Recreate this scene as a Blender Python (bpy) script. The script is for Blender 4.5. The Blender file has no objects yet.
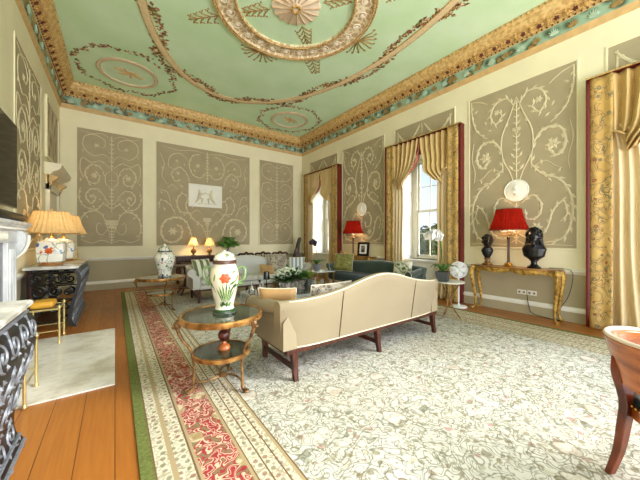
import bpy, math, random
from mathutils import Vector, Matrix
random.seed(7)
PI = math.pi
S = bpy.context.scene
COL = S.collection

# ---------------------------------------------------------------- camera
cam_d = bpy.data.cameras.new('camera')
cam = bpy.data.objects.new('camera', cam_d)
COL.objects.link(cam)
YAW = math.atan(205 / 280)
cam.location = (0, 0, 1.4)
cam.rotation_euler = (PI / 2, 0, -YAW)
cam_d.sensor_width = 36
cam_d.lens = 36 * 280 / 640
cam_d.shift_y = -1 / 640
cam_d.clip_start = 0.05
S.camera = cam

# ---------------------------------------------------------------- world, sun, large lights, exposure
world = bpy.data.worlds.new('sky')
S.world = world
world.use_nodes = True
wn = world.node_tree.nodes
wl = world.node_tree.links
wn.clear()
w_out = wn.new('ShaderNodeOutputWorld')
w_bg = wn.new('ShaderNodeBackground')
w_tc = wn.new('ShaderNodeTexCoord')
w_sep = wn.new('ShaderNodeSeparateXYZ')
w_rmp = wn.new('ShaderNodeValToRGB')
w_rmp.color_ramp.elements[0].position = 0.0
w_rmp.color_ramp.elements[0].color = (0.80, 0.90, 1.0, 1)
w_rmp.color_ramp.elements[1].position = 0.55
w_rmp.color_ramp.elements[1].color = (0.42, 0.66, 1.0, 1)
w_bg.inputs['Strength'].default_value = 1.0
wl.new(w_tc.outputs['Generated'], w_sep.inputs[0])
wl.new(w_sep.outputs['Z'], w_rmp.inputs[0])
wl.new(w_rmp.outputs[0], w_bg.inputs['Color'])
wl.new(w_bg.outputs[0], w_out.inputs[0])


def light(name, kind, loc, rot, energy, color=(1, 1, 1), **kw):
    d = bpy.data.lights.new(name, kind)
    d.energy = energy
    d.color = color
    for k, v in kw.items():
        setattr(d, k, v)
    o = bpy.data.objects.new(name, d)
    o.location = loc
    o.rotation_euler = rot
    COL.objects.link(o)
    return o


# soft daylight through the three windows on the right
light('sun', 'SUN', (12, 4, 8), (0, math.radians(57), math.radians(-38)), 8.0, (0.97, 0.98, 1.0), angle=math.radians(40))
# added fill light behind the camera, tilted up to brighten ceiling and room
light('rear_fill', 'AREA', (2.5, -5.2, .7), (math.radians(138), 0, 0), 1250, (0.97, 0.985, 1.0), shape='RECTANGLE', size=8.0, size_y=5.5)

vs = S.view_settings
vs.view_transform = 'Standard'
vs.look = 'None'
vs.gamma = 1
vs.use_curve_mapping = False
vs.exposure = 0.36

# ---------------------------------------------------------------- materials


def lin(c):
    return tuple(((x / 255) / 12.92 if x / 255 <= 0.04045 else ((x / 255 + 0.055) / 1.055) ** 2.4) for x in c)


class NT:
    def __init__(self, name):
        self.m = bpy.data.materials.new(name)
        self.m.use_nodes = True
        self.t = self.m.node_tree
        self.n = self.t.nodes
        self.l = self.t.links
        self.p = self.n['Principled BSDF']
        self.tc = self.n.new('ShaderNodeTexCoord')

    def new(self, t, **kw):
        nd = self.n.new(t)
        for k, v in kw.items():
            setattr(nd, k, v)
        return nd

    def put(self, sock, v):
        if isinstance(v, bpy.types.NodeSocket):
            self.l.new(v, sock)
        elif isinstance(v, (tuple, list)) and len(v) == 3 and sock.type == 'RGBA':
            sock.default_value = (*v, 1)
        else:
            sock.default_value = v

    def math(self, op, a, b=0.0, c=None):
        nd = self.new('ShaderNodeMath', operation=op)
        self.put(nd.inputs[0], a)
        self.put(nd.inputs[1], b)
        if c is not None:
            self.put(nd.inputs[2], c)
        return nd.outputs[0]

    def mix(self, fac, a, b):
        nd = self.new('ShaderNodeMix', data_type='RGBA')
        self.put(nd.inputs[0], fac)
        self.put(nd.inputs[6], a)
        self.put(nd.inputs[7], b)
        return nd.outputs[2]

    def mapping(self, scale=(1, 1, 1), loc=(0, 0, 0), rot=(0, 0, 0), src=None):
        nd = self.new('ShaderNodeMapping')
        nd.inputs['Scale'].default_value = scale
        nd.inputs['Location'].default_value = loc
        nd.inputs['Rotation'].default_value = rot
        self.l.new(src or self.tc.outputs['Object'], nd.inputs[0])
        return nd.outputs[0]

    def noise(self, scale, vec=None, detail=3, out=0, rough=.5, dist=0.0):
        nd = self.new('ShaderNodeTexNoise')
        nd.inputs['Scale'].default_value = scale
        nd.inputs['Detail'].default_value = detail
        nd.inputs['Roughness'].default_value = rough
        nd.inputs['Distortion'].default_value = dist
        self.l.new(vec or self.tc.outputs['Object'], nd.inputs['Vector'])
        return nd.outputs[out]

    def voro(self, scale, vec=None, feature='F1', out=0, rand=1.0):
        nd = self.new('ShaderNodeTexVoronoi', feature=feature)
        nd.inputs['Scale'].default_value = scale
        nd.inputs['Randomness'].default_value = rand
        self.l.new(vec or self.tc.outputs['Object'], nd.inputs['Vector'])
        return nd.outputs[out]

    def ramp(self, fac, stops, const=False):
        nd = self.new('ShaderNodeValToRGB')
        cr = nd.color_ramp
        if const:
            cr.interpolation = 'CONSTANT'
        while len(cr.elements) < len(stops):
            cr.elements.new(0.5)
        for e, (p, c) in zip(cr.elements, stops):
            e.position = p
            e.color = (*c, 1) if len(c) == 3 else c
        self.put(nd.inputs[0], fac)
        return nd.outputs[0]

    def distort(self, amt, scale):
        nz = self.noise(scale, detail=2, out=1)
        sub = self.new('ShaderNodeVectorMath', operation='SUBTRACT')
        self.l.new(nz, sub.inputs[0])
        sub.inputs[1].default_value = (.5, .5, .5)
        sc = self.new('ShaderNodeVectorMath', operation='SCALE')
        self.l.new(sub.outputs[0], sc.inputs[0])
        sc.inputs['Scale'].default_value = amt
        ad = self.new('ShaderNodeVectorMath', operation='ADD')
        self.l.new(sc.outputs[0], ad.inputs[0])
        self.l.new(self.tc.outputs['Object'], ad.inputs[1])
        return ad.outputs[0]

    def fin(self, color, rough=.6, metal=0.0, bump=None, bstr=.3, bdist=.01, **kw):
        self.put(self.p.inputs['Base Color'], color)
        self.put(self.p.inputs['Roughness'], rough)
        self.put(self.p.inputs['Metallic'], metal)
        for k, v in kw.items():
            self.put(self.p.inputs[k.replace('_', ' ')], v)
        if bump is not None:
            b = self.new('ShaderNodeBump')
            b.inputs['Strength'].default_value = bstr
            b.inputs['Distance'].default_value = bdist
            self.l.new(bump, b.inputs['Height'])
            self.l.new(b.outputs[0], self.p.inputs['Normal'])
        return self.m


def M(name, rgb, rough=.6, metal=0.0, var=.12, scale=6.0, bump=0.0, bscale=60.0, **kw):
    """a plain surface with a little procedural mottling; rgb in sRGB 0-255"""
    t = NT(name)
    c = lin(rgb)
    a = tuple(max(0, x * (1 - var)) for x in c)
    b = tuple(min(1, x * (1 + var)) for x in c)
    col = t.ramp(t.noise(scale), [(.3, a), (.7, b)])
    bm = t.noise(bscale, detail=2) if bump else None
    return t.fin(col, rough, metal, bm, bump, .004, **kw)


def M2(name, ca, cb, scale, lo=.45, hi=.55, rough=.6, metal=0.0, stretch=(1, 1, 1), bump=0.0):
    """two-tone blotched material"""
    t = NT(name)
    v = t.mapping(stretch)
    n = t.noise(scale, v, 4)
    return t.fin(t.ramp(n, [(lo, lin(ca)), (hi, lin(cb))]), rough, metal, n if bump else None, bump, .01)


# ---------------------------------------------------------------- mesh helpers


class MB:
    def __init__(self):
        self.v = []
        self.f = []

    def add(self, vs_, fs_):
        o = len(self.v)
        self.v += [tuple(p) for p in vs_]
        self.f += [tuple(i + o for i in f) for f in fs_]
        return self

    def box(self, x0, x1, y0, y1, z0, z1):
        return self.add([(x0, y0, z0), (x1, y0, z0), (x1, y1, z0), (x0, y1, z0), (x0, y0, z1), (x1, y0, z1), (x1, y1, z1), (x0, y1, z1)],
                        [(0, 3, 2, 1), (4, 5, 6, 7), (0, 1, 5, 4), (1, 2, 6, 5), (2, 3, 7, 6), (3, 0, 4, 7)])

    def cbox(self, c, s, R=None):
        pts = []
        for dz in (-.5, .5):
            for dx, dy in ((-.5, -.5), (.5, -.5), (.5, .5), (-.5, .5)):
                p = Vector((dx * s[0], dy * s[1], dz * s[2]))
                if R is not None:
                    p = R @ p
                pts.append(p + Vector(c))
        return self.add(pts, [(0, 3, 2, 1), (4, 5, 6, 7), (0, 1, 5, 4), (1, 2, 6, 5), (2, 3, 7, 6), (3, 0, 4, 7)])

    def loft(self, rings, cap=True, closed=False, ringclosed=True):
        n = len(rings[0])
        vs_ = [p for r in rings for p in r]
        fs_ = []
        m = len(rings)
        for i in range(m if closed else m - 1):
            j = (i + 1) % m
            for k in range(n if ringclosed else n - 1):
                k2 = (k + 1) % n
                fs_.append((i * n + k, i * n + k2, j * n + k2, j * n + k))
        if cap and not closed and ringclosed:
            fs_.append(tuple(range(n - 1, -1, -1)))
            fs_.append(tuple((m - 1) * n + k for k in range(n)))
        return self.add(vs_, fs_)

    def tube(self, path, r, n=8, closed=False, flat=1.0):
        P = [Vector(p) for p in path]
        m = len(P)
        rr = r if isinstance(r, (list, tuple)) else [r] * m
        rings = []
        up = None
        for i in range(m):
            a = P[(i - 1) % m] if (closed or i > 0) else P[i]
            b = P[(i + 1) % m] if (closed or i < m - 1) else P[i]
            t = (b - a)
            if t.length < 1e-9:
                t = Vector((0, 0, 1))
            t.normalize()
            if up is None:
                up = Vector((0, 0, 1)) if abs(t.z) < .9 else Vector((1, 0, 0))
            side = t.cross(up)
            if side.length < 1e-6:
                side = t.orthogonal()
            side.normalize()
            up = side.cross(t).normalized()
            rings.append([P[i] + (side * math.cos(2 * PI * k / n) + up * math.sin(2 * PI * k / n) * flat) * rr[i] for k in range(n)])
        return self.loft(rings, True, closed)

    def lathe(self, prof, c=(0, 0, 0), n=20, axis='z', mod=None, a0=0, a1=None):
        rings = []
        full = a1 is None
        k = n if full else n + 1
        for i in range(k):
            a = a0 + (2 * PI if full else (a1 - a0)) * i / n
            ring = []
            for r, z in prof:
                rr = r * (mod(a, z) if mod else 1)
                x, y = rr * math.cos(a), rr * math.sin(a)
                if axis == 'z':
                    p = (c[0] + x, c[1] + y, c[2] + z)
                elif axis == 'x':
                    p = (c[0] + z, c[1] + x, c[2] + y)
                else:
                    p = (c[0] + x, c[1] + z, c[2] + y)
                ring.append(p)
            rings.append(ring)
        return self.loft(rings, False, full, False)

    def ball(self, c, r, n=12, m=8, R=None):
        if not isinstance(r, (tuple, list)):
            r = (r, r, r)
        rings = []
        for j in range(m + 1):
            ph = -PI / 2 + PI * j / m
            cr = max(math.cos(ph), 1e-4)
            ring = []
            for i in range(n):
                a = 2 * PI * i / n
                p = Vector((r[0] * cr * math.cos(a), r[1] * cr * math.sin(a), r[2] * math.sin(ph)))
                if R is not None:
                    p = R @ p
                ring.append(p + Vector(c))
            rings.append(ring)
        return self.loft(rings, True)

    def grid(self, fn, nu, nv):
        vs_ = [fn(i / nu, j / nv) for j in range(nv + 1) for i in range(nu + 1)]
        fs_ = [(j * (nu + 1) + i, j * (nu + 1) + i + 1, (j + 1) * (nu + 1) + i + 1, (j + 1) * (nu + 1) + i) for j in range(nv) for i in range(nu)]
        return self.add(vs_, fs_)

    def prism(self, poly, fn, t0, t1):
        """poly = list of 2D points, fn(a, b, t) -> xyz"""
        n = len(poly)
        a = [fn(p[0], p[1], t0) for p in poly]
        b = [fn(p[0], p[1], t1) for p in poly]
        return self.add(a + b, [tuple(range(n - 1, -1, -1)), tuple(range(n, 2 * n))] + [(k, (k + 1) % n, n + (k + 1) % n, n + k) for k in range(n)])

    def obj(self, name, mat, parent=None, smooth=35, bevel=0.0, seg=2, solid=0.0, sub=0, remesh=0.0, loc=None, rot=None):
        me = bpy.data.meshes.new(name)
        me.from_pydata(self.v, [], self.f)
        me.validate()
        me.update()
        import bmesh
        b = bmesh.new()
        b.from_mesh(me)
        bmesh.ops.recalc_face_normals(b, faces=b.faces)
        b.to_mesh(me)
        b.free()
        if smooth:
            me.shade_smooth()
            me.set_sharp_from_angle(angle=math.radians(smooth))
        me.materials.append(mat)
        o = bpy.data.objects.new(name, me)
        COL.objects.link(o)
        if parent:
            o.parent = parent
        if loc:
            o.location = loc
        if rot:
            o.rotation_euler = rot
        if remesh:
            q = o.modifiers.new('remesh', 'REMESH')
            q.mode = 'VOXEL'
            q.voxel_size = remesh
            q.use_smooth_shade = True
        if solid:
            q = o.modifiers.new('solid', 'SOLIDIFY')
            q.thickness = solid
            q.offset = 0
        if bevel:
            q = o.modifiers.new('bevel', 'BEVEL')
            q.width = bevel
            q.segments = seg
            q.limit_method = 'ANGLE'
            q.angle_limit = math.radians(40)
        if sub:
            q = o.modifiers.new('sub', 'SUBSURF')
            q.levels = sub
            q.render_levels = sub
        return o


def tag(o, label, cat, group=None, kind=None):
    if label:
        o['label'] = label
    if cat:
        o['category'] = cat
    if group:
        o['group'] = group
    if kind:
        o['kind'] = kind
    return o


def thing(name, label, cat, loc=(0, 0, 0), rz=0.0, group=None, rot=None):
    o = bpy.data.objects.new(name, None)
    o.empty_display_size = .1
    COL.objects.link(o)
    o.location = loc
    o.rotation_euler = rot or (0, 0, rz)
    return tag(o, label, cat, group)


def dup(root, loc, rz, label, group=None):
    """a copy of a thing with copies of its parts and sub-parts"""
    r = root.copy()
    COL.objects.link(r)
    r.location = loc
    r.rotation_euler = (0, 0, rz)
    r['label'] = label
    if group:
        r['group'] = group
    for ch in list(root.children):
        c = ch.copy()
        COL.objects.link(c)
        c.parent = r
        for g in ch.children:
            d = g.copy()
            COL.objects.link(d)
            d.parent = c
    return r


def struct(o):
    o['kind'] = 'structure'
    return o


def smooth_path(pts, n=6, closed=False):
    """Catmull-Rom through the points (2D or 3D)"""
    P = [Vector(p) for p in pts]
    m = len(P)
    out = []
    for i in range(m if closed else m - 1):
        p0 = P[(i - 1) % m] if (closed or i > 0) else P[0]
        p1 = P[i]
        p2 = P[(i + 1) % m]
        p3 = P[(i + 2) % m] if (closed or i + 2 < m) else P[-1]
        for k in range(n):
            t = k / n
            out.append(.5 * ((2 * p1) + (p2 - p0) * t + (2 * p0 - 5 * p1 + 4 * p2 - p3) * t * t + (3 * p1 - p0 - 3 * p2 + p3) * t ** 3))
    if not closed:
        out.append(P[-1])
    return out


def spiral(cx, cz, r0, r1, a0, turns, n=18):
    return [(cx + (r0 + (r1 - r0) * i / n) * math.cos(a0 + 2 * PI * turns * i / n), cz + (r0 + (r1 - r0) * i / n) * math.sin(a0 + 2 * PI * turns * i / n)) for i in range(n + 1)]
# ---------------------------------------------------------------- palette
m_cream = M('cream_wall_paint', (236, 226, 190), .7, var=.04, scale=2)
m_white = M('white_paint', (240, 236, 222), .55, var=.03)
m_taupe = M('taupe_panel_paint', (170, 155, 122), .75, var=.07, scale=3)
m_scroll = M('ivory_stucco', (212, 199, 162), .7, var=.06, scale=14)
m_dado = M('stone_dado_paint', (176, 164, 132), .7, var=.05, scale=2)
m_gold = M2('gilt_moulding', (176, 134, 72), (222, 186, 118), 22, .4, .6, .5, .1)
m_goldtrim = M2('gilt_beading', (150, 106, 50), (222, 186, 116), 40, .4, .6, .5, .1)
m_buff = M('buff_moulding', (206, 170, 112), .6, var=.12, scale=9)
m_buff2 = M2('gilded_buff_moulding', (196, 156, 92), (224, 192, 130), 14, .4, .6, .55, .1)
m_umber = M('umber_beading', (92, 62, 32), .6)
m_darkred = M('oxblood_paint', (96, 38, 22), .6)
m_marble = M2('white_marble', (196, 192, 184), (240, 236, 228), 3.5, .35, .6, .25)
m_brass = M('brass', (196, 152, 70), .28, .9, var=.15)
m_agedbrass = M2('aged_gilt_metal', (84, 58, 34), (158, 118, 70), 18, .35, .6, .4, .55)
m_mahog = M2('dark_mahogany', (44, 20, 14), (92, 42, 24), 9, .35, .65, .3, stretch=(6, 1, 1))
m_ebony = M('black_iron', (26, 24, 24), .4, .3)
m_black = M('black_gloss', (14, 14, 15), .12)
m_silver = M('silver_grey_relief', (190, 192, 194), .45, .2, var=.12, scale=30)
m_wire = M('white_plastic', (236, 236, 232), .35, var=.02)
m_pattern_green = M2('figured_leaf_green', (52, 92, 30), (112, 150, 52), 30, .4, .6, .55)


def mat_wood_floor():
    t = NT('honey_oak_boards')
    v = t.mapping(rot=(0, 0, PI / 2))
    br = t.new('ShaderNodeTexBrick', offset=.37)
    t.l.new(v, br.inputs['Vector'])
    br.inputs['Scale'].default_value = 1
    br.inputs['Brick Width'].default_value = 3.6
    br.inputs['Row Height'].default_value = .205
    br.inputs['Mortar Size'].default_value = .0035
    br.inputs['Mortar Smooth'].default_value = .3
    br.inputs['Color1'].default_value = (*lin((166, 98, 34)), 1)
    br.inputs['Color2'].default_value = (*lin((190, 122, 48)), 1)
    br.inputs['Mortar'].default_value = (*lin((70, 34, 12)), 1)
    g = t.noise(5, t.mapping((9, .5, 1)), 5)
    col = t.mix(t.math('MULTIPLY', g, .75), br.outputs[0], lin((138, 72, 22)))
    return t.fin(col, t.math('MULTIPLY_ADD', g, .2, .26), 0, br.outputs['Fac'], -.3, .004)


def mat_hearth():
    t = NT('veined_white_marble')
    n = t.noise(2.2, t.distort(.5, 2), 6)
    n2 = t.noise(5, t.mapping((.6, 2.2, 1)), 6, dist=1.2)
    c = t.ramp(n, [(.3, lin((206, 196, 176))), (.48, lin((236, 229, 214))), (.62, lin((242, 237, 226))), (.74, lin((216, 190, 146)))])
    c = t.mix(t.ramp(n2, [(.47, (0, 0, 0)), (.5, (.3, .3, .3)), (.53, (0, 0, 0))]), c, lin((150, 142, 128)))
    return t.fin(c, .22)


def mat_rug():
    t = NT('oriental_rug_pile')
    sep = t.new('ShaderNodeSeparateXYZ')
    t.l.new(t.tc.outputs['Object'], sep.inputs[0])
    x, y = sep.outputs[0], sep.outputs[1]
    d = t.math('MINIMUM', t.math('MINIMUM', t.math('SUBTRACT', x, .12), t.math('SUBTRACT', 5.52, x)), t.math('SUBTRACT', 9.0, y))
    # field: scrolling vines, palmettes and small sprigs
    def contour(sc, centre, w, dist=.6):
        n = t.noise(sc, None, 1, 0, .5, dist)
        return t.ramp(t.math('ABSOLUTE', t.math('SUBTRACT', n, centre)), [(w * .5, (1, 1, 1)), (w, (0, 0, 0))])
    dv = t.distort(.05, 5)
    f1 = t.voro(2.6, t.distort(.16, 9), 'F1', 0, .7)
    fl = t.ramp(f1, [(.0, (1, 1, 1)), (.05, (.4, .4, .4)), (.10, (1, 1, 1)), (.19, (1, 1, 1)), (.22, (0, 0, 0))])
    flr = t.ramp(f1, [(.19, (0, 0, 0)), (.21, (1, 1, 1)), (.235, (1, 1, 1)), (.25, (0, 0, 0))])
    dv2 = t.distort(.05, 12)
    f2 = t.voro(12, dv2, 'F1')
    sc = t.voro(12, dv2, 'F1', 1)
    sprig = t.ramp(f2, [(.2, (1, 1, 1)), (.32, (0, 0, 0))])
    f3 = t.voro(26, None, 'F1')
    base = t.ramp(t.noise(.8, None, 3), [(.3, lin((200, 195, 178))), (.7, lin((212, 209, 198)))])
    ol = t.ramp(t.noise(2.5, None, 2), [(.35, lin((112, 108, 70))), (.5, lin((128, 112, 84))), (.65, lin((92, 98, 74)))])
    c = t.mix(t.ramp(f3, [(.2, (.6, .6, .6)), (.32, (0, 0, 0))]), base, lin((132, 124, 92)))
    c = t.mix(t.math('MULTIPLY', sprig, .75), c, t.ramp(sc, [(.25, lin((172, 124, 112))), (.4, lin((116, 116, 82))), (.6, lin((206, 198, 172))), (.75, lin((138, 128, 92)))]))
    c = t.mix(t.math('MULTIPLY', contour(12, .5, .030, .3), .7), c, ol)
    c = t.mix(t.math('MULTIPLY', contour(12, .6, .024, .3), .55), c, ol)
    c = t.mix(t.math('MULTIPLY', contour(6, .5, .016, .25), .62), c, lin((92, 92, 66)))
    c = t.mix(t.math('MULTIPLY', contour(6, .42, .013, .25), .55), c, lin((104, 96, 66)))
    c = t.mix(t.math('MULTIPLY', contour(6, .58, .013, .25), .55), c, lin((104, 96, 66)))
    c = t.mix(t.math('MULTIPLY', fl, .75), c, t.ramp(t.noise(14, None, 2), [(.4, lin((220, 212, 196))), (.6, lin((190, 172, 152)))]))
    c = t.mix(t.math('MULTIPLY', flr, .7), c, lin((120, 112, 84)))
    field = c
    # red main border with cream and green florals
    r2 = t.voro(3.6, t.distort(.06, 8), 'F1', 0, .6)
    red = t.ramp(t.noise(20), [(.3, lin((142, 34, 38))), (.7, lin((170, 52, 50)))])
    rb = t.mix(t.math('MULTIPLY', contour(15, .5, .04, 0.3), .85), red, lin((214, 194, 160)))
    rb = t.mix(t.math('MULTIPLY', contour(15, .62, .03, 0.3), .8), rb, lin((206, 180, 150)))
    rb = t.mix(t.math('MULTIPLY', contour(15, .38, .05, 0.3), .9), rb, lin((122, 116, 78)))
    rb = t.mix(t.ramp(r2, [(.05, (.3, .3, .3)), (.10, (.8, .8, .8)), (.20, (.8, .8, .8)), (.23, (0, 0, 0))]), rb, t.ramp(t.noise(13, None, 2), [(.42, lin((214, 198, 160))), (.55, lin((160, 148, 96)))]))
    # cream guard borders with little repeating sprigs
    g1 = t.voro(17, None, 'F1', 0, .35)
    gd = t.ramp(g1, [(.22, (1, 1, 1)), (.34, (0, 0, 0)), (.5, (0, 0, 0)), (.58, (.7, .7, .7)), (.66, (0, 0, 0))])
    gc = t.ramp(t.voro(17, None, 'F1', 1, .35), [(.3, lin((128, 70, 52))), (.55, lin((92, 98, 58))), (.75, lin((120, 104, 84)))])
    guard = t.mix(t.math('MULTIPLY', gd, .72), t.mix(t.math('MULTIPLY', contour(16, .5, .05, 1.0), .5), lin((212, 202, 172)), lin((116, 104, 76))), gc)
    green = t.ramp(t.noise(60), [(.3, lin((84, 92, 34))), (.7, lin((116, 122, 56)))])
    tan = lin((168, 146, 106))
    brn = lin((110, 84, 52))

    def band(lo, hi):
        return t.math('MULTIPLY', t.math('GREATER_THAN', d, lo), t.math('LESS_THAN', d, hi))
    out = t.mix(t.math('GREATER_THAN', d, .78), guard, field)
    out = t.mix(t.math('MULTIPLY', band(.30, .53), t.math('LESS_THAN', x, 4.6)), out, rb)  # red stops short on the window side, glare painted as pale guard border
    for lo, hi, cc in ((-1, .07, green), (.07, .08, brn), (.155, .185, tan), (.27, .282, brn), (.282, .3, tan), (.53, .548, tan), (.548, .556, brn), (.62, .63, brn), (.70, .71, brn), (.75, .77, tan), (.77, .78, brn)):
        out = t.mix(band(lo, hi), out, cc)
    return t.fin(out, .95, 0, t.noise(220), .25, .004)


def mat_ceiling():
    t = NT('pale_green_ceiling_paint')
    c = t.ramp(t.noise(1.3, None, 4), [(.3, lin((198, 230, 184))), (.7, lin((214, 240, 204)))])
    return t.fin(c, .75)


def mat_frieze():
    t = NT('blue_green_frieze')
    v = t.mapping((1, 1, 1))
    f = t.voro(5, v, 'F1')
    c = t.ramp(f, [(.2, lin((150, 122, 66))), (.3, lin((66, 72, 52))), (.42, lin((112, 140, 116))), (.6, lin((150, 176, 148)))])
    return t.fin(c, .6)


def mat_garland():
    t = NT('painted_flower_garland')
    c = t.ramp(t.voro(26, None, 'F1', 1), [(.0, lin((96, 60, 40))), (.3, lin((150, 112, 60))), (.5, lin((206, 180, 140))), (.65, lin((110, 112, 52))), (.8, lin((160, 86, 64)))], True)
    return t.fin(c, .7)


def mat_medallion():
    t = NT('carved_medallion_plaster')
    e = t.voro(9, t.distort(.12, 9), 'DISTANCE_TO_EDGE')
    c = t.ramp(e, [(.03, lin((236, 224, 192))), (.09, lin((218, 198, 158))), (.2, lin((190, 164, 122)))])
    return t.fin(c, .7, 0, e, -.6, .02)


m_floor = mat_wood_floor()
m_hearth = mat_hearth()
m_rug = mat_rug()
m_ceil = mat_ceiling()
m_frieze = mat_frieze()
m_garland = mat_garland()
m_medal = mat_medallion()

# ---------------------------------------------------------------- room frame
XL, XR, YF, YN, ZC = -1.15, 6.22, 9.77, -1.17, 5.45
CX, CY = (XL + XR) / 2, 4.16
WINS = (0.04, 4.16, 8.30)


def on_far(s, z, n):
    return (s, YF - n, z)


def on_right(s, z, n):
    return (XR - n, s, z)


def on_left(s, z, n):
    return (XL + n, s, z)


floor = struct(MB().box(XL - .3, XR + .75, YN - 3, YF + .3, -.12, 0).obj('floor', m_floor, smooth=0))
ceiling = struct(MB().box(XL - .3, XR + .75, YN, YF + .3, ZC, ZC + .12).obj('ceiling', m_ceil, smooth=0))
wall_far = struct(MB().box(XL - .3, XR + .75, YF, YF + .3, 0, ZC).obj('wall_far', m_cream, smooth=0))
wall_left = struct(MB().box(XL - .3, XL, YN, YF, 0, ZC).obj('wall_left', m_cream, smooth=0))
WH, WZ0, WZ1 = .72, .86, 3.62
mb = MB()
prev = YN
for wc in WINS:
    mb.box(XR, XR + .75, prev, wc - WH, 0, ZC)
    mb.box(XR, XR + .75, wc - WH, wc + WH, 0, WZ0)
    mb.box(XR, XR + .75, wc - WH, wc + WH, WZ1, ZC)
    prev = wc + WH
mb.box(XR, XR + .75, prev, YF, 0, ZC)
wall_right = struct(mb.obj('wall_right', m_cream, smooth=0))


def run(profile, name, mat, parent=None, gaps=True, smooth=40):
    """moulding swept round left, far and right walls; profile = (n, z)"""
    rings = []
    for n, z in profile:
        rings.append([(XL + n, YN, z), (XL + n, YF - n, z), (XR - n, YF - n, z), (XR - n, YN, z)])
    return struct(MB().loft(rings, False, False, False).obj(name, mat, parent, smooth=smooth))


# dado, chair rail, skirting
for nm, fn, a, b in (('left', on_left, YN, YF), ('far', on_far, XL, XR), ('right', on_right, YN, YF)):
    par = {'left': wall_left, 'far': wall_far, 'right': wall_right}[nm]
    q = MB()
    q.prism([(a, .25), (b, .25), (b, .80), (a, .80)], fn, 0.0, .006)
    q.obj('dado_field', m_dado, par, smooth=0)
    q = MB()
    q.loft([[fn(s, z, n) for n, z in ((.0, .80), (.022, .81), (.03, .835), (.045, .85), (.045, .87), (.02, .885), (.0, .89))] for s in (a + .002, b - .002)], True)
    struct(q.obj('trim_%d' % {'left': 1, 'far': 2, 'right': 3}[nm], m_white, smooth=30))
    q = MB()
    q.loft([[fn(s, z, n) for n, z in ((.0, .0), (.03, .0), (.03, .17), (.0, .17))] for s in (a + .002, b - .002)], True)
    bb = struct(q.obj('baseboard_%s' % nm, m_dado, smooth=0))
    q = MB()
    q.loft([[fn(s, z, n) for n, z in ((.0, .17), (.04, .17), (.045, .2), (.03, .235), (.015, .25), (.0, .25))] for s in (a + .002, b - .002)], True)
    q.obj('skirting_moulding', m_white, bb, smooth=30)

# cornice
cor = run([(0, 4.80), (.008, 4.815), (.012, 4.84), (.03, 4.86), (.034, 4.90), (.04, 4.91)], 'trim_4', m_buff)
run([(.04, 4.91), (.045, 4.915), (.07, 5.10)], 'frieze_band', m_frieze, cor, smooth=0)
run([(.07, 5.10), (.085, 5.105), (.09, 5.125), (.08, 5.13)], 'bead_course', m_buff, cor)
run([(.08, 5.13), (.09, 5.15), (.17, 5.23), (.185, 5.235)], 'gilt_cove', m_gold, cor, smooth=0)
run([(.185, 5.235), (.185, 5.26), (.21, 5.27), (.245, 5.31), (.255, 5.345), (.27, 5.35), (.29, 5.40), (.295, 5.44), (.295, ZC)], 'gilt_edge', m_buff2, cor, smooth=0)


def along(step, n, z0):
    """points along the three walls at offset n"""
    out = []
    for fn, a, b in ((on_left, 2.5, YF - n), (on_far, XL + n, XR - n), (on_right, -.6, YF - n)):
        k = int((b - a) / step)
        for i in range(k):
            s = a + (i + .5) * (b - a) / k
            out.append((fn, s))
    return out


q = MB()
for fn, s in along(.24, .13, 0):
    for a in range(5):
        c, sn = .026 * math.cos(a * 2 * PI / 5), .026 * math.sin(a * 2 * PI / 5)
        q.ball(fn(s + c, 5.185 + sn * .7, .128 + sn * .7), .016, 6, 4)
    q.ball(fn(s, 5.18, .132), .014, 6, 4)
q.obj('cove_rosette_row', m_darkred, cor)
q = MB()
for fn, s in along(.24, .13, 0):
    for e0, e1 in ((-.125, -.112), (.112, .125)):
        q.loft([[fn(s + e, 5.15, .088), fn(s + e, 5.225, .175), fn(s + e, 5.205, .185), fn(s + e, 5.14, .10)] for e in (e0, e1)], True)
    q.tube([fn(s + .085 * math.cos(a), 5.187 + .038 * math.sin(a), .13 + .04 * math.sin(a)) for a in [2 * PI * i / 10 for i in range(10)]], .008, 5, True)
q.obj('coffer_row', m_goldtrim, cor, smooth=0)
q = MB()
for fn, s in along(.085, .29, 0):
    q.ball(fn(s, 5.42, .295), (.022, .022, .026), 6, 4)
q.obj('edge_bead_row', m_goldtrim, cor)
q = MB()
for fn, s in along(.075, .09, 0):
    q.ball(fn(s, 5.117, .09), .017, 5, 4)
q.obj('pearl_row', m_umber, cor)
m_palm = M('antique_gilt_ornament', (158, 128, 72), .6, .1)
m_pale = M('duck_egg_ornament', (176, 196, 170), .65)
q, q2 = MB(), MB()
for i, (fn, s) in enumerate(along(.25, .09, 0)):
    tgt = q if i % 2 else q2
    for k in range(-3, 4):
        a = k * .42
        p0 = (s + .015 * math.sin(a), 4.945)
        p1 = (s + .085 * math.sin(a), 4.95 + .115 * math.cos(a) * (1 - .05 * abs(k)))
        nn = lambda z: .05 + (z - 4.92) * .13
        tgt.tube([fn(p0[0], p0[1], nn(p0[1])), fn((p0[0] + p1[0]) / 2, (p0[1] + p1[1]) / 2, nn(p0[1]) + .012), fn(p1[0], p1[1], nn(p1[1]))], [.006, .014, .004], 5)
q.obj('palmette_row', m_palm, cor)
q2.obj('shell_row', m_pale, cor)

# ---------------------------------------------------------------- stucco relief helpers


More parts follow.
